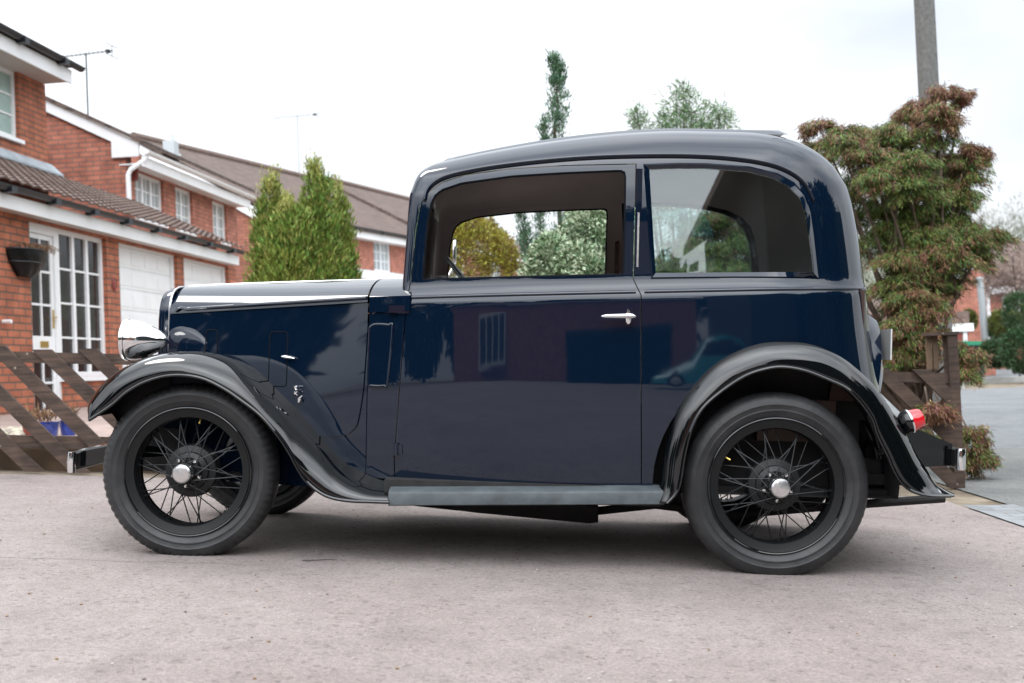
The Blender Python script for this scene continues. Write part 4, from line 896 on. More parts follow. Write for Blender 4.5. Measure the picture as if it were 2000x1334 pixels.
# ------------------------------------------------------------------ things at the house front
t = thing('wall_planter', 'black half-round wall planter with dried stems beside the glazed door', 'planter', hp(0, -.80, 1.90), RZ)
b = MB(); rows = []
for k in range(9):
    q = k/8; r = .315*(math.sin(math.pi*.5*(.22+.78*q)))**.8; z = .27*q; rows.append([(max(.002, .62*r*math.sin(a))+.0, -r*math.cos(a), z+.012*math.sin(a*9+q*5)*(q > .1)) for a in np.linspace(0, math.pi, 25)])
b.grid(rows); b.add(rows[0], [tuple(range(25))]); b.add(rows[-1], [tuple(range(24, -1, -1))]); b.build('liner', 'basket', t, ang=50)
b = MB()
for z, r in ((.27, .320), (.14, .285)): b.tube([(max(.003, .63*r*math.sin(a)), -r*math.cos(a), z) for a in np.linspace(0, math.pi, 20)], .007, 6)
b.build('rim', 'gutterb', t)
b = MB()
for k in range(60):
    y = rng.uniform(-.22, .32); x = rng.uniform(.03, .18); p = Vector((x, y, .26)); pts = [p]; d = Vector((rng.normal()*.4, rng.normal()*.5+.25, 1))
    for j in range(6): p = p+d.normalized()*.035; pts.append(p); d += Vector((rng.normal()*.35, rng.normal()*.35+.12, -.40))
    b.tube(pts, .0035, 4)
b.build('dried_stems', 'dry', t)
o = MB().lathe([(0, .018), (.035, .016), (.052, .010), (.058, 0)], (0, 0, 0), 'x', 24)
o.v = [(x, y, z*1.55) for x, y, z in o.v]; o.lathe([(.043, .014), (.047, .02), (.050, .013)], (0, 0, 0), 'x', 24); k = len(o.v)-72; o.v[k:] = [(x, y, z*1.55) for x, y, z in o.v[k:]]
o = o.build('number_plaque', 'terracotta', loc=hp(.002, 1.195, 1.97)); o.rotation_euler.z = RZ; tag(o, 'oval red-brown plaque on the brick pier beside the garage door', 'plaque')
o = MB().tube([(0, 0, 0), (.09, 0, -.002)], .02, 10).build('overflow_pipe', 'upvc', loc=hp(.0, -1.20, 1.43)); o.rotation_euler.z = RZ; tag(o, 'short white overflow pipe end sticking out of the brick wall', 'pipe')

# ------------------------------------------------------------------ fence
FA, FAN = Vector((-4.6, 6.312, 0)), .0525
fdir = Vector((math.cos(FAN), math.sin(FAN), 0)); fn_ = Vector((math.sin(FAN), -math.cos(FAN), 0))
def fp(s, h, off=0): p = FA+fdir*s+fn_*off; return Vector((p.x, p.y, zg(p.x, p.y)+h))
fen = thing('slatted_fence', 'low dark brown fence of diagonal boards running behind the car', 'fence', fp(0, 0))
inv = Matrix.Translation(-fen.location)
def fbuild(b, name, m, parent): b.v = [tuple(inv @ Vector(p)) for p in b.v]; return b.build(name, m, parent, smooth=False)
SEND = (2.60-FA.x)/fdir.x
for h, hh in ((.645, .062), (.165, .072)):
    b = MB(); b.beam(fp(0, h), fp(SEND-.02, h), .04, hh); fbuild(b, 'rail', 'wood', fen)
s = -.4
s0 = 1.735+.0-.253*7      # phase: one board top at photograph x 82
k = 0
while True:
    st = s0+.2535*k; k += 1
    if st > SEND+.0: break
    top_, bot = st, st+.70; j = rng.uniform(-.008, .008); hw = .054
    def cl(q): return min(max(q, 0), SEND-.06)
    pts = []
    tl, tr_, bl, br_ = (top_-hw*2, .70+j), (top_, .703+j), (bot-hw*2, .004), (bot, .004)
    # clip the run at the end post
    f0 = 1.
    if br_[0] > SEND-.03: f0 = (SEND-.03-top_)/.70
    if f0 < .12: continue
    f1 = 1. if bl[0] < SEND-.03 else min(1, (SEND-.03-tl[0])/.70)
    quad = [tl, tr_, (top_+.70*f0, .70*(1-f0)+.003)]+([(SEND-.03, max(.004, .70*(1-f1)))] if f0 < 1 else [])+[(tl[0]+.70*f1, .70*(1-f1)+.003)]
    b = MB(); b.prism(quad, lambda p: fp(p[0], p[1], .024), lambda p: fp(p[0], p[1], .046)); fbuild(b, 'board', 'wood', fen)
for sp in (.02, 4.4):
    b = MB(); b.beam(fp(sp, -.1, -.05), fp(sp, .69, -.05), .07, .07, upv=fdir); fbuild(b, 'post', 'wood', fen)
b = MB(); b.beam(fp(SEND, -.15, 0), fp(SEND, .90, 0), .075, .06, upv=fdir); fbuild(b, 'post', 'wood', fen)
b = MB(); b.beam(fp(SEND-.15, .91, 0), fp(SEND+.035, .91, 0), .09, .018); fbuild(b, 'post_cap', 'wood', fen)
b = MB()
for q in (-.12, -.08): b.beam(fp(SEND+q, .70, -.03), fp(SEND+q, .90, -.03), .018, .03, upv=fdir)
fbuild(b, 'lattice', 'woodlight', fen)
b = MB(); b.beam(fp(0, .07, -.16), fp(2.6, .07, -.16), .05, .17); o = fbuild(b, 'garden_edging', 'woodlight', None); o.location = fen.location
tag(o, 'brown timber edging board on the ground behind the left end of the fence', 'edging')

# ------------------------------------------------------------------ pots, stones, path things by the fence
def ground_at(px, D): p = at(px, 800, D); p.z = zg(p.x, p.y)-.012; return p
def pot(px, D, r, h, m, label, stems, grp=None, mt='dry'):
    t = thing('plant_pot', label, 'plant pot', ground_at(px, D), 0, grp)
    MB().lathe([(0, 0), (r*.72, 0), (r*.86, h*.4), (r, h*.92), (r*1.08, h*.93), (r*1.08, h), (r*.92, h), (r*.88, h*.9), (0, h*.88)], (0, 0, 0), 'z', 24).build('pot', m, t)
    n = stems; d = np.stack([rng.normal(size=n)*.5, rng.normal(size=n)*.5, np.ones(n)], 1)
    leafmesh('dried_plant', np.stack([rng.uniform(-r*.6, r*.6, n), rng.uniform(-r*.6, r*.6, n), np.full(n, h*.85)+rng.uniform(0, .06, n)], 1), d, rng.uniform(.05, .13, n), .012, mt, parent=t)
pot(92, 8.5, .085, .14, 'blue', 'patterned blue glazed pot behind the diagonal fence boards', 60)
pot(132, 8.9, .07, .13, 'blue', 'plain blue pot with a brown bushy plant by the door', 160)
pot(66, 8.7, .09, .12, 'terracotta', 'terracotta pot of dead stems left of the patterned blue pot', 120)
b = MB()
for k in range(150):
    p = ground_at(rng.uniform(-40, 45), rng.uniform(7.6, 9.4)); r = rng.uniform(.018, .05); q = rng.uniform(0, 6.3)
    vs = []; 
    bmx = bmesh.new(); bmesh.ops.create_icosphere(bmx, subdivisions=1, radius=r)
    for v_ in bmx.verts: v_.co = Vector((v_.co.x*1.25+p.x, v_.co.y+p.y, v_.co.z*.7+p.z+r*.4))
    b.add([tuple(v_.co) for v_ in bmx.verts], [tuple(v_.index for v_ in f.verts) for f in bmx.faces]); bmx.free()
tag(b.build('pebbles', 'pebble'), 'scattered pale round stones on the bed behind the fence', 'stones', kind='stuff')

# ------------------------------------------------------------------ shrubs and trees behind the fence
def sprays(centers, outs, n, L, Wd, spread, up_):
    c = np.repeat(centers, n, 0); d = np.repeat(outs, n, 0)+rng.normal(size=(len(c), 3))*spread; d[:, 2] += up_
    c = c+rng.normal(size=c.shape)*L*.45
    return c, d, rng.uniform(.6, 1.2, len(c))*L, rng.uniform(.7, 1.3, len(c))*Wd
def column(label, px0, px1, ptop, D, ns, lean=0, shaggy=.3, grp=None):
    pa, pb = at(px0, 700, D), at(px1, 700, D); cx, r = (pa.x+pb.x)/2, (pb.x-pa.x)/2; base = zg(cx, D)-.02; h = at((px0+px1)/2, ptop, D).z-base
    t = thing('golden_conifer', label, 'conifer', (cx, D, base), 0, grp)
    trunk([(0, 0, -.1), (.02, 0, h*.5), (lean*.3, 0, h*.93)], [.06, .04, .008], t)
    npl = 8; pa_ = rng.uniform(0, 6.283, npl); po_ = r*.62*np.sqrt(rng.random(npl)); ph_ = h*rng.uniform(.80, 1.0, npl); ph_[0] = h; po_[0] *= .3; w_ = rng.integers(0, npl, ns)
    tt = rng.beta(1.0, 1.0, ns); a = rng.uniform(0, 2*math.pi, ns)
    lump = np.array([noise.noise(Vector((math.cos(x)*1.6+k_*3, math.sin(x)*1.6, y*7+px0))) for x, y, k_ in zip(a, tt, w_)])
    prof = np.clip(1.0-tt**8, 0, 1)**.9*(.95-.28*tt)
    rr = r*.68*prof*(1+.5*lump)*(1-.4*rng.random(ns)**3)+.008
    sq = 1-.25*tt
    c = np.stack([po_[w_]*np.cos(pa_[w_])*sq+rr*np.cos(a)+lean*tt**2, po_[w_]*np.sin(pa_[w_])*sq+rr*np.sin(a), tt*ph_[w_]*.985], 1); o = np.stack([np.cos(a)*.55, np.sin(a)*.55, np.full(ns, 1.15)], 1)
    C_, D_, L_, W_ = sprays(c, o, 15, .062, .013, .34, .15)
    mi = (rng.random(len(C_)) < np.clip(.12+.35*np.repeat(lump, 15), .05, .5)).astype(int)
    # loose leading shoots at the top
    nt_ = 26; q = rng.uniform(0, 2*math.pi, nt_); cs = np.stack([np.cos(q)*r*.30*rng.random(nt_)+lean, np.sin(q)*r*.25, h*rng.uniform(.92, 1.0, nt_)], 1)
    c2, d2, l2, w2 = sprays(np.repeat(cs, 3, 0)+np.stack([np.zeros(nt_*3), np.zeros(nt_*3), np.tile([0, .05, .10], nt_)], 1)*rng.uniform(.4, 1.3, (nt_*3, 1)), np.tile([[0, 0, 1.3]], (nt_*3, 1)), 5, .045, .010, .45, .2)
    leafmesh('crown', np.vstack([C_, c2]), np.vstack([D_, d2]), np.r_[L_, l2], np.r_[W_, w2], ['thuja', 'thuja2'], np.r_[mi, np.ones(len(c2), int)], t)
G1 = 'golden conifers behind the bonnet'
column('broad golden conifer, leftmost of the clump above the bonnet', 462, 595, 345, 10.4, 2600, .06, grp=G1)
column('tallest golden conifer with wispy top in the middle of the clump', 555, 668, 318, 10.2, 2600, .08, grp=G1)
column('narrow golden conifer, rightmost of the clump above the bonnet', 642, 703, 368, 10.5, 1600, .0, grp=G1)
column('wide low golden conifer in front of the clump, above the bonnet', 500, 640, 395, 10.0, 2200, .0, grp=G1)

def dome(name, label, cat, px, ptop, rpx, D, mats, ns, n, L, Wd, flat=1., frac=.3, lumps=.10, grp=None, base=None):
    c = at(px, 700, D); b0 = zg(c.x, D)-.02 if base is None else base; r = rpx*D/2200; h = at(px, ptop, D).z-b0
    t = thing(name, label, cat, (c.x, D, b0), 0, grp)
    trunk([(0, 0, -.05), (0, 0, h*.6)], [.05, .02], t)
    u = unit(ns); u[:, 2] = np.abs(u[:, 2])*1.0; zz_ = rng.random(ns) < .45
    lump = np.array([noise.noise(Vector(q*2.3)+Vector((px, 0, 0))) for q in u])
    rad = (1+lumps*lump*2)*(1-.30*rng.random(ns)**2.5)
    P = np.stack([u[:, 0]*r*rad, u[:, 1]*r*rad, u[:, 2]*(h-r*flat*1.0 if False else r*flat)*rad], 1)
    # body below the dome: cylinder-like skirt
    side = rng.random(ns) < max(0, (h-r*flat))/h*.75
    ang = rng.uniform(0, 2*math.pi, ns); P[side] = np.stack([np.cos(ang)*r, np.sin(ang)*r, -rng.random(ns)*(h-r*flat)], 1)[side]*np.stack([rad, rad, np.ones(ns)], 1)[side]
    P[:, 2] += h-r*flat; o = u.copy(); o[side] = np.stack([np.cos(ang), np.sin(ang), np.full(ns, .3)], 1)[side]
    C_, D_, L_, W_ = sprays(P, o, n, L, Wd, .55, .25)
    patch = np.repeat(lump, n); mi = (rng.random(len(C_)) < np.clip(frac+patch*.9, 0, 1)).astype(int)
    leafmesh('crown', C_, D_, L_, W_, mats, mi, t); return t
dome('clipped_conifer', 'yellow dome-shaped clipped conifer seen through the open door window', 'conifer', 925, 424, 92, 11.5, ['dome', 'domeb'], 4200, 9, .040, .013, 1.15, .32)
# silvery variegated shrub: several rounded clumps make one plant
def clumps(name, label, cat, pts, D, mats, per, n, L, Wd, frac, base_px, tr=(.05, .015), spread=.6):
    c0 = at(base_px, 700, D); z0 = zg(c0.x, D)-.02; t = thing(name, label, cat, (c0.x, D, z0)); Cs = []; Os = []; ml = []
    for px, py, rpx, dd in pts:
        c = np.array(at(px, py, D+dd))-np.array((c0.x, D, z0)); r = rpx*(D+dd)/2200; k = int(per*max(.3, (rpx/40)**2)); u = unit(k); rad = r*(1-.45*rng.random(k)**2)*(1+.25*np.array([noise.noise(Vector(q*2.5)+Vector((px, py, 0))) for q in u]))
        Cs.append(c+u*rad[:, None]); Os.append(u)
        trunk([(0, 0, 0), (c[0]*.5+.02, c[1]*.5, c[2]*.45), tuple(c)], [tr[0]*.7, tr[0]*.5, tr[1]*.5], t, 'stem')
    C_, D_, L_, W_ = sprays(np.vstack(Cs), np.vstack(Os), n, L, Wd, spread, .2)
    leafmesh('crown', C_, D_, L_, W_, mats, (rng.random(len(C_)) < frac).astype(int), t); return t
clumps('variegated_shrub', 'silvery green variegated shrub seen at the right of the open door window', 'shrub',
       [(1075, 500, 38, 0), (1060, 540, 40, .1), (1110, 480, 30, .2), (1150, 440, 42, .1), (1175, 415, 36, .3), (1130, 520, 45, -.1), (1190, 480, 45, 0), (1160, 545, 50, -.2), (1215, 440, 40, .2), (1100, 580, 60, 0), (1180, 600, 60, 0), (1225, 530, 45, 0)], 9.0, ['vari', 'varib'], 330, 7, .042, .020, .28, 1140)
# upright leaning juniper with a tall bare-based leader
D0 = 10.6; tb = at(1100, 700, D0); zb0 = zg(tb.x, D0)-.02
ju = thing('upright_conifer', 'tall thin blue-green conifer spire rising above the car roof', 'conifer', (tb.x, D0, zb0))
def rel(px, py, D=D0): return np.array(at(px, py, D))-np.array((tb.x, D0, zb0))
def plume(pts, n, L, Wd, mats, par, tw=.012):
    P = spline([np.r_[rel(a, b_), c*D0/2200] for a, b_, c in pts], 80); Cs, Os = [], []
    for _ in range(n):
        q = P[int(rng.integers(0, 80))]; a = rng.uniform(0, 6.283); rr = q[3]*math.sqrt(rng.random())
        Cs.append((q[0]+rr*math.cos(a), q[1]+rr*math.sin(a), q[2]+rng.normal()*.03)); Os.append((math.cos(a)*.5, math.sin(a)*.5, 1.1))
    trunk([tuple(q[:3]) for q in P[::8]], [max(.006, tw*(1-i/10)) for i in range(len(P[::8]))], par, 'branch')
    C_, D_, L_, W_ = sprays(np.array(Cs), np.array(Os), 10, L, Wd, .35, .1); return C_, D_, L_, W_
parts_ = [plume([(1100, 700, 10), (1097, 520, 12), (1094, 430, 26), (1086, 330, 20), (1083, 250, 18), (1091, 205, 21), (1085, 168, 12), (1091, 140, 8), (1080, 122, 2)], 430, .055, .010, None, ju, .03),
          plume([(1080, 600, 6), (1040, 520, 10), (1028, 470, 12), (1012, 405, 5)], 240, .045, .010, None, ju), plume([(1085, 560, 5), (1058, 470, 9), (1055, 400, 8), (1062, 300, 6), (1061, 240, 3)], 240, .045, .010, None, ju),
          plume([(1100, 520, 8), (1125, 440, 16), (1135, 410, 9), (1142, 380, 4)], 170, .05, .011, None, ju)]
leafmesh('crown', *[np.concatenate([p[i] for p in parts_]) for i in range(4)], 'juniper', parent=ju)
clumps('grey_conifer', 'feathery grey-green conifer top showing over the car roof', 'conifer',
       [(1335, 180, 13, 0), (1320, 205, 20, 0), (1350, 210, 24, 0), (1330, 235, 26, 0), (1370, 228, 22, 0), (1405, 222, 14, 0), (1415, 240, 18, 0), (1300, 240, 10, 0), (1245, 228, 9, 0), (1250, 245, 14, 0), (1340, 290, 60, 0), (1390, 300, 50, 0), (1270, 300, 40, 0), (1330, 380, 80, 0), (1290, 470, 70, 0)], 12.0, ['cedar', 'juniper'], 115, 7, .085, .011, .2, 1330, (.035, .012), .45)

# Japanese maple
D1 = 7.9; mb0 = ground_at(1800, D1); ma = thing('japanese_maple', 'cut-leaf maple with drooping green and reddish foliage overhanging the right of the fence', 'tree', mb0)
tiers = [  # photograph x, y, half width px, half height px, extra distance, redness
 (1850, 182, 34, 16, 0, .95), (1880, 196, 20, 16, .05, .95), (1795, 212, 36, 18, .1, .9), (1770, 232, 24, 20, .05, .85), (1830, 225, 34, 26, -.1, .7), (1855, 240, 26, 22, -.1, .8), (1600, 250, 36, 14, .1, .9), (1650, 262, 40, 18, 0, .55), (1700, 258, 44, 20, .15, .4), (1745, 262, 40, 24, -.1, .4), (1800, 275, 50, 26, 0, .3),
 (1900, 292, 22, 16, 0, .9), (1918, 300, 12, 12, 0, .95), (1885, 318, 36, 20, 0, .55), (1640, 290, 44, 22, -.1, .35), (1700, 300, 46, 24, -.15, .45), (1760, 318, 56, 26, -.2, .25), (1830, 318, 46, 26, .2, .3), (1890, 352, 34, 22, .05, .5), (1870, 385, 40, 24, 0, .2), (1720, 350, 46, 26, -.25, .3), (1775, 368, 54, 30, -.2, .1), (1835, 375, 40, 26, .1, .15),
 (1722, 400, 44, 28, .1, .1), (1775, 420, 52, 30, 0, .08), (1830, 430, 48, 28, .1, .1), (1880, 430, 30, 20, .1, .3), (1735, 455, 50, 26, 0, .1), (1800, 468, 56, 26, -.1, .15), (1862, 462, 50, 20, -.1, .4), (1935, 462, 32, 18, -.05, .55), (1900, 480, 44, 22, -.1, .35), (1850, 500, 60, 24, -.2, .55), (1900, 510, 36, 18, 0, .35), (1760, 510, 50, 28, -.2, .6),
 (1800, 540, 50, 26, -.2, .35), (1745, 555, 44, 26, -.2, .5), (1850, 540, 40, 20, .15, .2), (1770, 590, 46, 26, -.3, .55), (1820, 600, 40, 24, -.3, .7), (1850, 570, 30, 20, .2, .5), (1760, 640, 44, 26, -.35, .6), (1810, 650, 40, 22, -.35, .75), (1875, 690, 34, 22, -.4, .6), (1900, 700, 26, 20, -.4, .7), (1880, 735, 28, 16, -.45, .6), (1770, 690, 40, 20, -.3, .5),
 (1740, 350, 74, 56, .35, .1), (1800, 420, 76, 64, .35, .06), (1750, 480, 74, 56, .3, .1), (1790, 550, 64, 50, .25, .15), (1770, 625, 56, 50, .1, .25), (1760, 700, 56, 40, 0, .3), (1830, 345, 56, 50, .4, .1), (1850, 430, 50, 50, .35, .12), (1700, 300, 60, 36, .3, .25),
 (1815, 800, 22, 14, -1.35, .97), (1840, 805, 18, 14, -1.35, .97), (1895, 850, 26, 22, -.9, .6), (1912, 880, 24, 26, -.9, .6), (1890, 905, 26, 20, -.9, .65), (1800, 860, 30, 20, -.6, .5),
 (1300, 520, 36, 20, .3, .35), (1345, 480, 40, 26, .3, .3), (1390, 440, 40, 26, .3, .4), (1430, 420, 40, 26, .3, .35), (1330, 520, 44, 26, .2, .3), (1390, 500, 44, 28, .2, .1), (1440, 480, 44, 30, .2, .05), (1420, 530, 50, 26, .1, .1), (1470, 440, 46, 30, .3, .1), (1470, 520, 46, 30, .2, .05), (1330, 560, 60, 30, .2, .3), (1520, 430, 60, 40, .3, .1), (1540, 350, 60, 40, .3, .2), (1590, 300, 50, 30, .3, .4), (1540, 500, 60, 40, .3, .1), (1620, 400, 60, 50, .3, .1), (1620, 520, 60, 50, .2, .1), (1660, 640, 60, 40, -.1, .3)]
Cs, Ds, Ls, Ws, Mi = [], [], [], [], []
br_ = MB()
for px, py, hw, hh, dd, red in tiers:
    D = D1+dd; c = np.array(at(px, py, D))-np.array(mb0); rx, rz_ = hw*D/2200*1.18, hh*D/2200*1.05; k = int((215 if dd < .25 or px < 1700 else 120)*(hw*hh/600)**.8)+55
    ntw = int(9+hw*.16); A_ = rng.uniform(0, 6.283, ntw); Ln = rng.uniform(.55, 1.25, ntw); Dp = rng.uniform(.5, 1.6, ntw); Zo = rng.uniform(-.55, .75, ntw)
    wi = rng.integers(0, ntw, k); q = rng.uniform(.08, 1, k)**.8; a = A_[wi]+rng.normal(size=k)*.22
    x = q*Ln[wi]*np.cos(a); y = q*Ln[wi]*np.sin(a); z = Zo[wi]+.55*q-Dp[wi]*q*q+rng.normal(size=k)*.10
    P = c+np.stack([x*rx, y*rx*.8, z*rz_], 1); O = np.stack([np.cos(a)*(.45+q*.5), np.sin(a)*(.45+q*.5), -.25-.75*q], 1)
    if dd > -.8:
        for w0 in range(0, ntw, 2):
            br_.tube([tuple(c+np.array((u_*Ln[w0]*math.cos(A_[w0])*rx, u_*Ln[w0]*math.sin(A_[w0])*rx*.8, (Zo[w0]+.55*u_-Dp[w0]*u_*u_)*rz_))) for u_ in (0, .35, .7, 1.)], [.004, .003, .002, .001], 4)
    n = 11
    Pr = np.repeat(P, n, 0)+rng.normal(size=(k*n, 3))*.014; Or = np.repeat(O, n, 0)+rng.normal(size=(k*n, 3))*.42; Or[:, 2] -= .15
    Cs.append(Pr); Ds.append(Or); Ls.append(rng.uniform(.022, .052, k*n)); Ws.append(rng.uniform(.0032, .0062, k*n))
    outer = np.repeat((q > .6) | (z > .5), n); r_ = rng.random(k*n); rl = np.repeat(rng.random(k), n)
    Mi.append(np.where(rl < red*np.where(outer, .95, .30+.6*(red > .85)), 2, np.where(r_ < .55, 0, 1)))
    if dd > -.8:
        e = Vector(c); m_ = Vector((e.x*.45+rng.normal()*.05, e.y*.45, e.z*.62+.1)); br_.tube(spline([(0, 0, .25), tuple(m_), tuple(e)], 7), [.022, .020, .016, .013, .010, .007, .004], 5)
    else: br_.tube(spline([(0, -.2, .3), (c[0]*.6, c[1]*.6, c[2]*.5+.35), tuple(c)], 6), [.012, .010, .008, .006, .005, .003], 5)
leafmesh('crown', np.vstack(Cs), np.vstack(Ds), np.concatenate(Ls), np.concatenate(Ws), ['mgreen', 'mdark', 'mred'], np.concatenate(Mi), ma)
br_.build('branches', 'bark', ma)
trunk([(0, 0, -.1), (.02, 0, .15), (-.03, .02, .45), (.05, 0, .9)], [.08, .07, .055, .03], ma)

# lamp column behind the maple, other columns and the right-hand background
p = ground_at(1846, 11.2)
t = thing('lamp_column', 'thick octagonal concrete column rising behind the maple', 'lamp post', p)
MB().lathe([(.0, -.2), (.118, -.2), (.112, 1.2), (.098, 7.6), (0, 7.6)], (0, 0, 0), 'z', 8).build('column', 'concrete', t, smooth=False)
MB().tube(spline([(0, 0, 7.5), (.1, 0, 8.0), (.6, -.1, 8.2), (1.1, -.2, 8.2)], 12), .045, 8).build('arm', 'concrete', t)
MB().box(1.0, 1.6, -.32, -.10, 8.12, 8.26).build('lantern', 'galv', t, smooth=False)
def gz(px, py, D): return at(px, py, D)
p = at(1926, 668, 27)
t = thing('street_post', 'thin pale post standing in front of the far brick gable', 'post', (p.x, p.y, -.1))
MB().tube([(0, 0, 0), (-.05, 0, 2.0), (-.08, 0, 2.55)], [.085, .08, .075], 10).build('column', 'galv', t)
MB().lathe([(0, .02), (.10, 0), (.10, -.04), (0, -.04)], (-.08, 0, 2.57), 'z', 12).build('cap', 'galv', t)
# far brick house: x = right, y = away
p = at(1926, 640, 34); E_ = thing('brick_house', 'distant red brick house with white bargeboard and downpipe at the right edge', 'house', (p.x, p.y, -.2), R(4))
b = MB(); b.prism([(-2.6, 0), (-2.6, 2.05), (-.02, 3.65), (.03, 3.6), (.03, 0)], lambda q: (q[0], 0, q[1]), lambda q: (q[0], 5, q[1])); b.build('gable_wall', 'brickB', E_, smooth=False, uv=True)
MB().box(.031, 4.2, .4, 5, 0, 2.75).build('wall', 'brickB', E_, smooth=False, uv=True)
b = MB(); b.prism([(-2.9, 1.80), (-.05, 3.56), (-.05, 3.78), (-2.9, 2.02)], lambda q: (q[0], -.06, q[1]), lambda q: (q[0], -.02, q[1])); b.build('bargeboard', 'white', E_, smooth=False)
b = MB(); b.prism([(-3, 1.95), (-.05, 3.79), (-.05, 3.90), (-3, 2.06)], lambda q: (q[0], -.1, q[1]), lambda q: (q[0], 5.2, q[1])); b.prism([(.2, 2.80), (4.4, 2.80), (4.4, 3.0), (.2, 3.0)], lambda q: (q[0], .1, q[1]), lambda q: (q[0], .3, q[1])); b.prism([(.3, 3.0), (4.4, 3.0), (4.4, 4.4), (.3, 4.4)], lambda q: (q[0], .1+(q[1]-3)*1.4, q[1]), lambda q: (q[0], .3+(q[1]-3)*1.4, q[1])); b.build('roof', 'roofC', E_, smooth=False, uv=True)
MB().box(.2, 4.4, .06, .099, 2.62, 2.82).build('fascia', 'white', E_, smooth=False)
MB().tube([(.25, .32, 0), (.25, .32, 2.7)], .07, 8).build('downpipe', 'upvc', E_)
b = MB(); b.box(.75, 1.75, .34, .399, 1.75, 2.60); wf = b.build('window', 'upvc', E_, smooth=False)
b = MB()
for a in (.82, 1.28): b.box(a, a+.40, .325, .339, 1.82, 2.52)
b.build('pane', 'winglass', wf, smooth=False)
MB().prism([(.35, 1.35), (1.3, 1.35), (1.3, 1.7), (.35, 1.7)], lambda q: (q[0], -.5+(q[1]-1.35)*2, q[1]), lambda q: (q[0], -.4+(q[1]-1.35)*2, q[1]-.02)).build('porch_roof', 'terracotta', E_, smooth=False)
p = at(1868, 640, 26); g = thing('garage', 'small garage with white fascia and dark red door behind the maple branches', 'garage', (p.x, p.y, -.1))
MB().box(-2.2, .28, 0, 3, 0, 1.28).build('wall', 'brickB', g, smooth=False, uv=True)
MB().box(-2.3, .36, -.10, 3, 1.281, 1.46).build('fascia', 'white', g, smooth=False)
MB().box(-2.3, .30, -.02, 2.9, 1.461, 1.75).build('roof', 'tile', g, smooth=False)
MB().box(-.12, .12, -.03, -.002, .0, 1.24).build('garage_door', 'terracotta', g, smooth=False)
b = MB(); b.box(.13, .22, -.05, -.001, 0, 1.27); b.build('door_post', 'white', g, smooth=False)
p = at(1889, 662, 25); t = thing('wheelie_bin', 'bin with a green lid beside the small garage', 'bin', (p.x, p.y, -.1))
b = MB(); b.prism([(-.24, 0), (.24, 0), (.29, .95), (-.29, .95)], lambda q: (q[0], -.25, q[1]), lambda q: (q[0], .25, q[1])); b.build('bin_body', 'gutterb', t, smooth=False)
M['green'] = mat('green_lid', (.02, .22, .12), .5)
b = MB(); b.prism([(-.30, .952), (.30, .952), (.27, 1.03), (-.27, 1.05)], lambda q: (q[0], -.28, q[1]), lambda q: (q[0], .27, q[1])); b.build('lid', 'green', t, smooth=False)
p = at(1907, 680, 26); o = MB().box(-.32, .42, 0, .12, -.3, .95).build('garden_wall', 'brickB', smooth=False, uv=True, loc=(p.x, p.y, 0)); tag(o, 'low red brick garden wall left of the thin lamp post', 'wall')
def bush(label, px, py, rpx, D, m, flat=.9, n=900, L=.06, grp=None):
    c = at(px, py, D); r = rpx*D/2200; base = c.z-r*flat; t = thing('garden_bush', label, 'bush', (c.x, c.y, base-.05), 0, grp)
    trunk([(0, 0, 0), (0, 0, r)], [.05, .03], t)
    u = unit(n); rad = r*(1-.35*rng.random(n)**2)*(1+.22*np.array([noise.noise(Vector(q*2.2)+Vector((px, py, 0))) for q in u]))
    P = u*rad[:, None]*np.array([1, 1, flat]); P[:, 2] += r*flat+.05
    C_, D_, L_, W_ = sprays(P, u, 6, L, L*.4, .6, .1); leafmesh('crown', C_, D_, L_, W_, m, parent=t)
G2 = 'bushes along the far pavement'
bush('rounded dark green bush at the far kerb, left of the larger one', 1943, 690, 27, 23.5, 'hedge', grp=G2)
bush('large blue-green rounded bush cut by the right edge of the picture', 1998, 684, 42, 22.5, 'hedge', 1.0, 1400, grp=G2)
bush('yellow-green shrub below the window of the distant house', 1960, 630, 26, 27, 'hedge2', grp=G2)
bush('dark upright shrub at the right edge in front of the distant house', 1992, 610, 30, 26, 'hedge', 1.3, grp=G2)
bush('small bush beside the foot of the downpipe', 1948, 648, 14, 28, 'hedge', grp=G2)
bush('round green shrub beside the far gable wall', 1892, 625, 14, 31, 'hedge2', 1.3, grp=G2)
bush('spreading ochre bush at the right edge behind the large blue-green one', 2015, 630, 40, 29, 'hedge2', grp=G2)
def baretree(label, px, pbase, ptop, wpx, D, m, n=420, grp=None):
    c = at(px, pbase, D); h = at(px, ptop, D).z-c.z; rw_ = wpx*D/2200; t = thing('bare_tree', label, 'tree', (c.x, c.y, c.z), 0, grp)
    trunk([(0, 0, -.5), (.02*h, 0, h*.35), (0, 0, h*.8)], [.05*h*.5, .035*h*.5, .006*h], t)
    b = MB(); cs = []
    for k in range(26):
        a = rng.uniform(0, 6.283); q = rng.uniform(.35, 1); e = Vector((math.cos(a)*rw_*q, math.sin(a)*rw_*q, h*rng.uniform(.5, 1)*(1-.2*q))); b.tube(spline([(0, 0, h*rng.uniform(.25, .5)), (e.x*.5, e.y*.5, e.z*.72), tuple(e)], 6), [.012*h*.6, .010*h*.6, .007*h*.6, .005*h*.5, .004*h*.4, .002*h], 5); cs.append(e)
    b.build('branches', 'bark', t)
    cs = np.array([tuple(cs[int(rng.integers(0, 26))]) for _ in range(n)])*rng.uniform(.7, 1.04, (n, 1))+rng.normal(size=(n, 3))*rw_*.14
    C_, D_, L_, W_ = sprays(cs, unit(n), 6, h*.07, h*.007, .8, .2); leafmesh('crown', C_, D_, L_, W_, m, parent=t)
baretree('bare pinkish tree in front of the distant brick house at right', 1985, 640, 470, 60, 30, 'twig', 700)
n = 9000
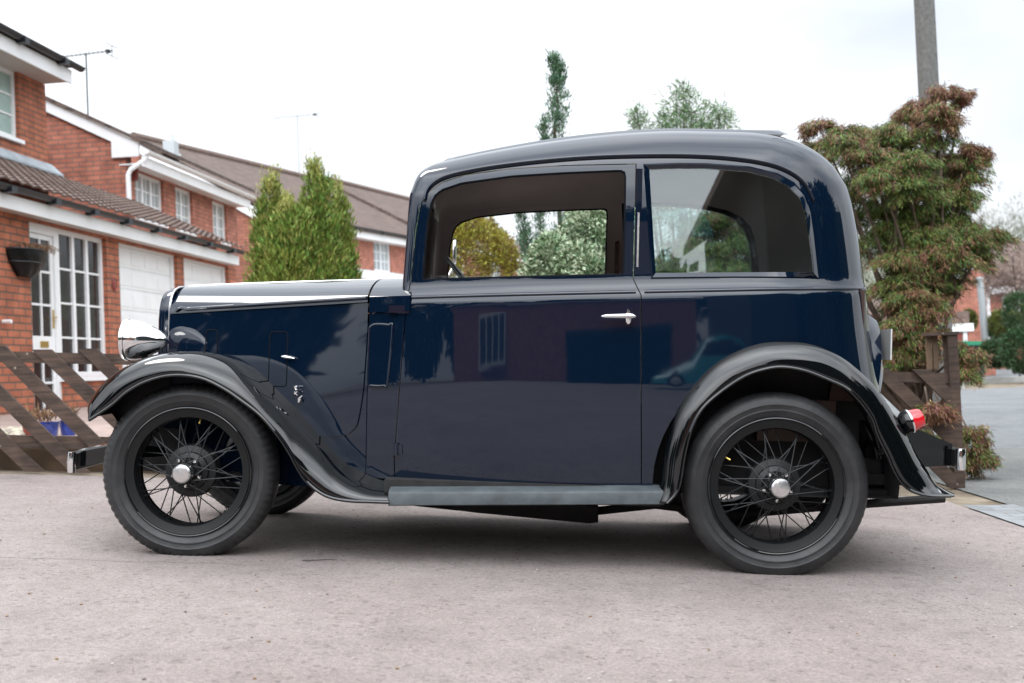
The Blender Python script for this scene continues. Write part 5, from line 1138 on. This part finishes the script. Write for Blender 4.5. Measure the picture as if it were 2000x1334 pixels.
xs_ = rng.uniform(8, 120, n); ys_ = rng.uniform(75, 150, n); hz_ = np.array([-1+14*min(1, (y-55)/81)**1.2*min(1, max(0, (x+5)/34)) for x, y in zip(xs_, ys_)])
tid = np.array([noise.noise(Vector((x*.16, y*.16, 0))) for x, y in zip(xs_, ys_)])
C_, D_, L_, W_ = sprays(np.stack([xs_, ys_, hz_+rng.random(n)**.8*(3.2+4.5*np.clip(tid+.3, 0, 1))], 1), np.tile([[0, 0, 1.]], (n, 1)), 7, .75, .075, .6, .2)
tag(leafmesh('far_wood', C_, D_, L_, W_, 'farwood'), 'bare winter trees covering the far hillside', 'wood', kind='stuff')

# ------------------------------------------------------------------ what stands behind the photographer and shows in the paintwork, plus greenery added for dark reflections
F_ = thing('brick_house', 'brick house with a white bay window across the road, mirrored in the car door', 'house', (-5.2, -26, -.3), math.pi)
MB().box(-9.5, 7, -.1, 7, 0, 5).build('wall', 'brickB', F_, smooth=False, uv=True)
b = MB(); b.prism([(-.7, 4.95), (3.5, 7.4), (7.7, 4.95)], lambda q: (-9.8, q[0], q[1]), lambda q: (7.3, q[0], q[1])); b.build('roof', 'roofC', F_, smooth=False, uv=True)
b = MB(); b.box(1.6, 4.4, -.7, -.101, 1.5, 3.2)
bay = b.build('bay_window', 'upvc', F_, smooth=False)
b = MB()
for k in range(4): b.box(1.68+.68*k, 2.26+.68*k, -.715, -.701, 1.6, 3.1)
b.build('pane', 'winglass', bay, smooth=False)
K_ = thing('brick_house', 'tall dark gabled house behind the photographer, mirrored in the rear side window', 'house', (4.0, -12, -.6))
b = MB(); b.prism([(0, 0), (0, 7.2), (5, 10.4), (10, 7.2), (24, 7.2), (24, 0)], lambda q: (q[0], 0, q[1]), lambda q: (q[0], -8, q[1])); b.build('wall', 'render', K_, smooth=False, uv=True)
b = MB(); b.prism([(-.5, 7.0), (5, 10.52), (5, 10.70), (-.5, 7.2)], lambda q: (q[0], .5, q[1]), lambda q: (q[0], -8.3, q[1])); b.prism([(10.5, 7.0), (5, 10.52), (5, 10.70), (10.5, 7.2)], lambda q: (q[0], .5, q[1]), lambda q: (q[0], -8.3, q[1])); b.build('roof', 'tile', K_, smooth=False)
n = 5000; hd = thing('clipped_hedge', 'dark hedge across the road behind the photographer', 'hedge', (0, -22, -.2)); P = np.stack([rng.uniform(-1.8, 2.6, n), rng.uniform(-.6, .6, n), rng.uniform(0, 1.85, n)], 1); P[:, 1] = np.where(rng.random(n) < .5, .6, P[:, 1]); P[P[:, 1] < .59, 2] = 1.85
C_, D_, L_, W_ = sprays(P, unit(n), 6, .09, .04, .6, .1); leafmesh('foliage', C_, D_, L_, W_, 'hedged', parent=hd)
MB().box(-1.75, 2.55, -.55, .55, 0, 1.8).build('branches', 'hedged', hd, smooth=False)
t = thing('sports_car', 'low teal sports car parked behind the photographer, mirrored in the car side', 'car', (1.25, -13, -.05))
prof = [(0, .30), (.02, .48), (.25, .58), (1.15, .72), (1.30, .78), (1.62, 1.10), (1.80, 1.16), (2.25, 1.15), (2.85, .86), (3.0, .82), (3.70, .76), (3.82, .66), (3.85, .35), (3.6, .20), (.3, .20)]
b = MB(); rows = []
for y in np.linspace(-.82, .82, 15):
    q = abs(y)/.82; rows.append([(x*(1-.03*q**4)+.06*q**4, y*(1-.18*max(0, z-.75)/.4), z-.10*q**4*(z > .5)) for x, z in spline(prof+[prof[0]], 71)[:-1]])
b.grid(rows, closed=True); b.f += [tuple(range(70)), tuple(14*70+i for i in range(69, -1, -1))]; b.m += [0, 0]; b.build('body', 'teal', t, ang=50)
for s in (-1, 1):
    o = MB().prism([(1.42, .80), (1.66, 1.07), (2.20, 1.08), (2.62, .86), (2.6, .80)], lambda q: (q[0], s*.70, q[1]), lambda q: (q[0], s*.755, q[1])).build('side_window', 'winglass', t, smooth=False)
    for x in (.72, 3.02):
        w_ = MB().lathe([(.18, s*.84), (.29, s*.85), (.30, s*.80), (.30, s*.62), (.2, s*.62)], (x, 0, .30), 'y', 28).build('wheel', 'rubber', t)
        MB().lathe([(0, s*.83), (.16, s*.845), (.20, s*.83), (.20, s*.80)], (x, 0, .30), 'y', 20).build('rim', 'dullchrome', w_)

t = thing('reflection_hedge', 'tall dark hedge added out of view at right to darken the rear corner reflection', 'hedge', (12.5, -12, -.3))  # unseen hedge added so the rear body corner reflects something dark
MB().box(0, 2, 0, 19, 0, 4.0).build('branches', 'hedged', t, smooth=False)
n = 4000; P = np.stack([np.zeros(n)-.02, rng.uniform(0, 19, n), rng.uniform(0, 4.2, n)], 1); C_, D_, L_, W_ = sprays(P, unit(n), 3, .2, .1, .6, .1); leafmesh('foliage', C_, D_, L_, W_, 'hedged', parent=t)
G3 = 'dark trees added out of view for the paint reflections'  # unseen trees added to raise and roughen the dark skyline in the paint
for k, (x, y, hh_) in enumerate(((15, -10, 7.2), (15.5, -5, 8.2), (15, 1, 6.8), (-24, -24, 8.5), (-19, -30, 10), (-14, -36, 11), (-8, -37, 10), (-2, -36, 11.5), (3, -37, 10), (-27, -14, 8), (-29, -5, 8))):
    t = thing('reflection_tree', ('dark round tree added out of view at right to break up the hedge top in the reflection' if x > 10 else 'dark round tree added behind the photographer to darken the reflected skyline'), 'tree', (x, y, -.3), 0, G3)
    trunk([(0, 0, 0), (0, 0, hh_*.7)], [.25, .05], t); n = 1400; u = unit(n); rad = 1-.3*rng.random(n)**2
    P = u*rad[:, None]*np.array([3.6, 3.6, hh_*.42]); P[:, 2] += hh_*.58; C_, D_, L_, W_ = sprays(P, u, 4, .7, .4, .6, .1); leafmesh('crown', C_, D_, L_, W_, 'hedged', parent=t)
# small things on the driveway
p = at(590, 1066, 3.6); 
b = MB(); b.tube(spline([(0, 0, .006), (.05, -.01, .007), (.10, -.006, .006), (.155, -.02, .005)], 9), [.002, .003, .0025, .003, .0025, .0025, .002, .002, .0012], 6)
o = b.build('twig', 'under'); q_ = Vector((-.76, 3.93, 0)); q_.z = zg(q_.x, q_.y); o.location = q_; o.scale = (.8, .8, .6); tag(o, 'thin dark twig lying on the driveway behind the front wheel', 'twig')
b = MB()
for k in range(420):
    x, y = rng.uniform(-2.6, 2.2), rng.uniform(1.6, 6.0); r = rng.uniform(.0015, .0042); z = zg(x, y)
    bmx = bmesh.new(); bmesh.ops.create_icosphere(bmx, subdivisions=1, radius=r)
    b.add([(v_.co.x*1.3+x, v_.co.y+y, v_.co.z*.7+z+r*.4) for v_ in bmx.verts], [tuple(v_.index for v_ in f.verts) for f in bmx.faces], int(rng.integers(0, 3))); bmx.free()
M['grit'] = mat('grit', (.11, .10, .09), .9); M['grit2'] = mat('pale_grit', (.40, .37, .34), .9)
tag(b.build('grit', ['grit', 'grit2', 'dry']), 'loose grit and specks on the driveway', 'grit', kind='stuff')
